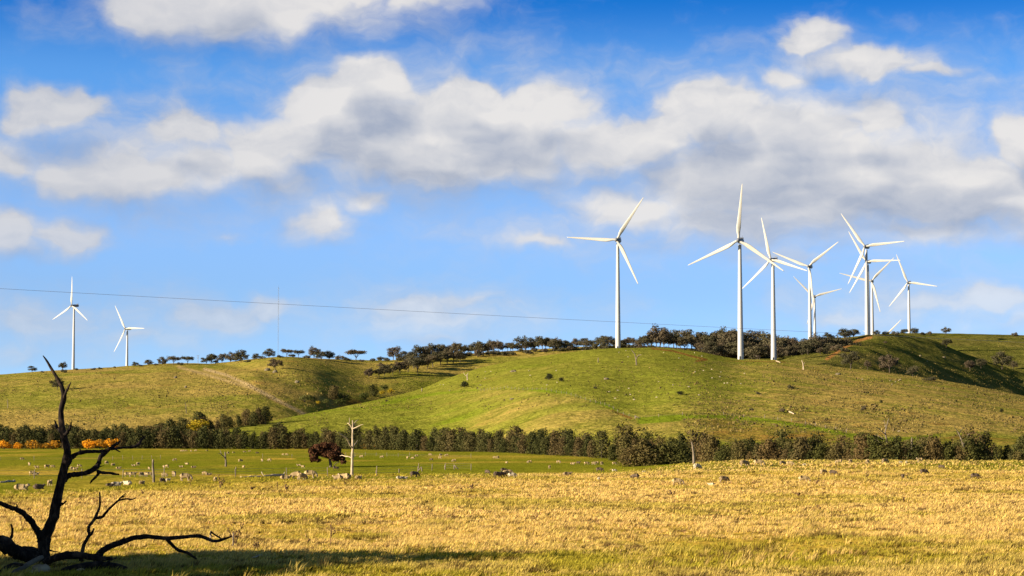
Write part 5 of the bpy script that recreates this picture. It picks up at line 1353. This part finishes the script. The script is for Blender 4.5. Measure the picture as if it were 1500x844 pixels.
# ================================================================== GRASS
def grass_mat():
    m, N_ = new_mat('grass_blades')
    at = N_.n('ShaderNodeAttribute'); at.attribute_name = 'tint'
    p = N_.n('ShaderNodeBsdfPrincipled'); N_.set(p.inputs['Base Color'], at.outputs['Color']); p.inputs['Roughness'].default_value = .85; p.inputs['Specular IOR Level'].default_value = .04
    tr = N_.n('ShaderNodeBsdfTranslucent'); N_.set(tr.inputs[0], at.outputs['Color'])
    mx = N_.n('ShaderNodeMixShader', i_0=.25); m.node_tree.links.new(p.outputs[0], mx.inputs[1]); m.node_tree.links.new(tr.outputs[0], mx.inputs[2])
    o = N_.n('ShaderNodeOutputMaterial'); m.node_tree.links.new(mx.outputs[0], o.inputs[0])
    return m
M['grass'] = grass_mat()
def grass(name, n, Y0, Y1, nb, h0, h1, w, label, seed, green_all=False, tuft=False):
    rg = np.random.default_rng(seed)
    # even in area, thinned with distance
    Y = Y0 + (Y1 - Y0) * rg.random(n) ** 1.15
    half = 800.0 / F * Y + 3
    X = (rg.random(n) * 2 - 1) * half
    clump = fbm(X / 2.2, Y / 2.2, 3, seed) ; big = fbm(X / 13, Y / 13, 3, seed + 5)
    U, V = proj(X, Y, 0.0 * X + .1)
    edge = curve([(-400, 724, 0), (0, 722, 0), (100, 718, 0), (200, 712, 0), (300, 706, 0), (400, 703, 0), (600, 700, 0), (700, 697, 0), (800, 691, 0), (900, 689, 0), (1000, 686, 0), (1100, 682, 0), (1300, 678, 0), (1500, 686, 0), (2000, 700, 0)], U, 1)
    keep = (rg.random(n) < .04 + .96 * sstep(-4, 15, V + 7 * big - edge)) & (V > edge - 5) & (rg.random(n) < np.clip(.70 + 1.1 * clump, .06, 1))
    if tuft: keep &= (clump > .15) & (fbm(X / 9, Y / 9, 2, seed + 3) > -.05)
    if not green_all:
        keep &= rg.random(n) < np.clip(1.05 - .9 * sstep(.1, .5, big) * sstep(740, 800, V), .2, 1)
    Ek = edge[keep]; X, Y, clump, big, V = X[keep], Y[keep], clump[keep], big[keep], V[keep]; n = len(X)
    Z = plain_z(X, Y)
    hh = (h0 + (h1 - h0) * rg.random(n)) * np.clip(1.0 + .8 * clump, .5, 1.7)
    a = rg.random((n, nb)) * 6.283
    rad = rg.random((n, nb)) * .12
    bx = X[:, None] + np.cos(a) * rad; by = Y[:, None] + np.sin(a) * rad
    L = hh[:, None] * (.55 + .6 * rg.random((n, nb)))
    lean = .25 + .35 * rg.random((n, nb))
    tx = bx + L * (np.cos(a) * lean * .8 + .38); ty = by + L * np.sin(a) * lean * .8; tz = L * .92
    pa_ = rg.random((n, nb)) * 3.14
    ww = w * (.6 + .8 * rg.random((n, nb)))
    dx = np.cos(pa_) * ww; dy = np.sin(pa_) * ww * .6
    zb = Z[:, None] - .02
    mx_ = bx + (tx - bx) * .45; my_ = by + (ty - by) * .45; mz = zb + tz * .58
    v0 = np.stack([bx - dx, by - dy, zb + 0 * bx], -1); v1 = np.stack([bx + dx, by + dy, zb + 0 * bx], -1)
    v2 = np.stack([mx_ + dx * .8, my_ + dy * .8, mz], -1); v3 = np.stack([mx_ - dx * .8, my_ - dy * .8, mz], -1); v4 = np.stack([tx, ty, zb + tz], -1)
    Vv = np.stack([v0, v1, v2, v3, v4], 2).reshape(-1, 3)
    m_ = n * nb; b5 = np.arange(m_) * 5
    q = np.stack([b5, b5 + 1, b5 + 2, b5 + 3], -1); t = np.stack([b5 + 3, b5 + 2, b5 + 4], -1)
    gr = np.clip(.08 + .5 * (1 - sstep(0, 14, V + 6 * big - Ek)) + sstep(.0, .5, big + .45 * clump) * .62 + .34 * sstep(762, 832, V + 26 * big) + .25 * (rg.random(n) - .5), 0, 1)
    if green_all: gr = np.clip(gr + .6, 0, 1)
    spot = fbm(X / 1.1, Y / 1.5, 2, seed + 9)
    dark = (spot > .34 - .08 * sstep(760, 830, V)) & (rg.random(n) < .75)
    tall = fbm(X / 3.1, Y / 3.1, 2, seed + 12)
    g3 = gr[:, None, None]
    sp1 = rg.random((n, nb, 1))
    tallc = fbm(X / 5.0, Y / 5.0, 3, seed + 15)[:, None, None]
    gold = np.array([.73, .505, .125]) * (1 - sp1) + np.array([.60, .42, .155]) * sp1
    red = np.array([.52, .31, .13])
    gold = np.where((rg.random((n, 1, 1)) < .16 + .25 * np.clip(tallc, 0, 1)) & (rg.random((n, nb, 1)) < .6), red, gold)
    grn = np.array([.24, .215, .016]) * (1 - sp1) + np.array([.42, .33, .035]) * sp1
    col = gold * (1 - g3) + grn * g3
    col = np.where(dark[:, None, None], col * np.array([.30, .27, .30]), col) * (.6 + .8 * rg.random((n, nb, 1)))
    c4 = np.concatenate([col, np.ones((n, nb, 1))], -1)
    C5 = np.repeat(c4.reshape(-1, 4), 5, axis=0)
    me = mesh_np(name, Vv, [q, t], M['grass'], True, {'tint': C5})
    o = link(name, me); tag(o, label, 'grass', None, 'stuff')
    print('grass', name, n, m_)
grass('dry_grass', 70000, 74, 130, 10, .11, .24, .013, 'dry golden grass covering the near field', 501)
grass('dry_grass', 110000, 125, 270, 7, .13, .28, .026, 'dry golden grass farther out toward the grazing sheep', 502)
grass('dry_grass', 26000, 260, 345, 5, .14, .28, .05, 'dry grass over the golden rise on the right', 503)
grass('tall_dry_grass', 9000, 74, 175, 14, .22, .42, .012, 'taller dry grass tufts standing out of the gold field', 509, tuft=True)
grass('green_grass', 16000, 72, 104, 8, .07, .16, .016, 'short green grass in the shaded strip at the bottom', 504, True)

# ---- tussocks and low scrub over the hillsides
def tussocks(n, boxes, seed, label):
    rg = np.random.default_rng(seed); Vs = []; Cs = []
    for _ in range(n):
        u0, v0, u1, v1, dens = boxes[rg.choice(len(boxes), p=np.array([b[4] for b in boxes]) / sum(b[4] for b in boxes))]
        u = rg.uniform(u0, u1); v = rg.uniform(v0, v1)
        if fbm(np.array([u / 40]), np.array([v / 14]), 3, seed)[0] < rg.normal() * .25: continue
        p = hit(u, v)
        if p is None or p.y < 600: continue
        h = rg.uniform(.20, .50) * (1.8 if rg.random() < .05 else 1); w = h * rg.uniform(.8, 1.6)
        base_c = (np.array([.27, .20, .06]), np.array([.11, .095, .03]), np.array([.16, .115, .045]))[rg.choice(3, p=[.35, .30, .35])] * rg.uniform(.7, 1.2)
        for k in range(5):
            a = rg.uniform(0, 6.28); r = w * .45 * rg.random(); x = p.x + math.cos(a) * r; y = p.y + math.sin(a) * r; q = rg.uniform(0, 3.14)
            dx, dy = math.cos(q) * w * .3, math.sin(q) * w * .3; hh = h * rg.uniform(.6, 1.1)
            Vs += [(x - dx, y - dy, p.z - .1), (x + dx, y + dy, p.z - .1), (x + dx * .7 + .1, y + dy * .7, p.z + hh), (x - dx * .7 + .1, y - dy * .7, p.z + hh)]
            Cs += [(*base_c, 1)] * 4
    Fc = np.arange(len(Vs)).reshape(-1, 4)
    tag(link('tussock_grass', mesh_np('tussock_grass', np.array(Vs), Fc, M['grass'], True, {'tint': np.array(Cs)})), label, 'grass', None, 'stuff')
tussocks(26000, [(-20, 545, 480, 625, 3.5), (300, 530, 640, 600, 2.2), (640, 530, 1000, 600, .5), (1000, 530, 1500, 635, 6.5), (1180, 495, 1500, 580, 2.0)], 777, 'scattered dry tussocks over the hillsides')
# ================================================================== LABELS for the members of long rows
ORD = ['', 'first', 'second', 'third', 'fourth', 'fifth', 'sixth', 'seventh', 'eighth', 'ninth', 'tenth', 'eleventh', 'twelfth', 'thirteenth', 'fourteenth', 'fifteenth', 'sixteenth', 'seventeenth', 'eighteenth', 'nineteenth', 'twentieth'] + ['twenty-' + x for x in 'first second third fourth fifth sixth seventh eighth ninth'.split()] + ['thirtieth'] + ['thirty-' + x for x in 'first second third fourth fifth sixth seventh eighth ninth'.split()]
LM_ROW = [(-999, 'left picture edge'), (96, 'black dead trunk'), (224.5, 'thick stump post'), (330, 'forked stump'), (405, 'tall thin mast'), (479, 'copper red tree'), (516, 'white dead tree'), (619, 'left strainer post'), (666, 'right strainer post'), (740, 'huddled flock'), (804, 'pair of hill trees'), (890, 'gap in the tree row'), (905, 'lone crest turbine'), (967, 'round reddish bush'), (1016, 'tall broken trunk'), (1084, 'tallest turbine'), (1130, 'turbine behind the tallest'), (1186, 'Y shaped turbine'), (1268, 'knoll turbine'), (1299, 'first bare dead tree'), (1335.5, 'thin grey snag'), (1410, 'bare tree with two arms')]
def label_row(key, text, lms):
    its = sorted([i for i in ITEMS if i[3] == key], key=lambda i: i[1])
    lm = [l for l in LM_ROW if l[1] in lms]
    cnt = {}
    for o, u, v, k in its:
        m_ = [l for l in lm if l[0] <= u][-1]
        cnt[m_[1]] = cnt.get(m_[1], 0) + 1
        o['label'] = f"{text}, {ORD[cnt[m_[1]]]} right of the {m_[1]}"
label_row('left_front', 'front plantation tree', ['left picture edge', 'black dead trunk', 'thick stump post', 'forked stump', 'tall thin mast', 'copper red tree', 'white dead tree', 'left strainer post', 'right strainer post', 'huddled flock', 'pair of hill trees'])
label_row('left_rear', 'taller rear plantation tree', ['left picture edge', 'black dead trunk', 'thick stump post', 'forked stump', 'tall thin mast', 'copper red tree', 'white dead tree', 'left strainer post', 'right strainer post', 'huddled flock', 'pair of hill trees'])
label_row('right_front', 'brownish front tree', ['gap in the tree row', 'round reddish bush', 'tall broken trunk', 'tallest turbine', 'turbine behind the tallest', 'Y shaped turbine', 'knoll turbine', 'first bare dead tree', 'thin grey snag', 'bare tree with two arms'])
label_row('right_rear', 'taller rear tree', ['gap in the tree row', 'round reddish bush', 'tall broken trunk', 'tallest turbine', 'turbine behind the tallest', 'Y shaped turbine', 'knoll turbine', 'first bare dead tree', 'thin grey snag', 'bare tree with two arms'])
label_row('foot_row', 'dark tree at left hill foot', ['left picture edge', 'black dead trunk', 'thick stump post', 'forked stump'])
label_row('mid_row', 'dark tree between hill row and wattles', ['left picture edge', 'black dead trunk', 'thick stump post', 'forked stump'])
label_row('grove', 'gum on the valley side', ['white dead tree', 'left strainer post'])
label_row('ridge', 'ridge wood gum', ['left strainer post', 'right strainer post', 'huddled flock', 'pair of hill trees', 'lone crest turbine', 'round reddish bush', 'tall broken trunk', 'tallest turbine', 'turbine behind the tallest', 'Y shaped turbine'])
label_row('ridge_near', 'nearer ridge gum', ['tall broken trunk', 'tallest turbine', 'turbine behind the tallest', 'Y shaped turbine'])
label_row('crest', 'sheep on the rise crest', ['turbine behind the tallest', 'Y shaped turbine', 'knoll turbine', 'first bare dead tree', 'thin grey snag'])
label_row('hill', 'white speck of a hillside sheep', ['white dead tree', 'left strainer post', 'right strainer post', 'huddled flock', 'pair of hill trees', 'lone crest turbine', 'round reddish bush', 'tall broken trunk', 'tallest turbine', 'Y shaped turbine', 'knoll turbine', 'first bare dead tree'])
label_row('paddock', 'paddock sheep', ['left picture edge', 'black dead trunk', 'thick stump post', 'forked stump', 'tall thin mast', 'copper red tree', 'white dead tree', 'left strainer post', 'right strainer post', 'huddled flock', 'pair of hill trees'])
label_row('ridge_scrub', 'low scrub under the ridge wood', ['left strainer post', 'right strainer post', 'huddled flock', 'pair of hill trees', 'lone crest turbine', 'round reddish bush', 'tall broken trunk', 'tallest turbine', 'turbine behind the tallest', 'Y shaped turbine'])
label_row('sky_scrub', 'low scrub bush on the left skyline', ['left picture edge', 'black dead trunk', 'thick stump post', 'forked stump', 'tall thin mast', 'white dead tree'])
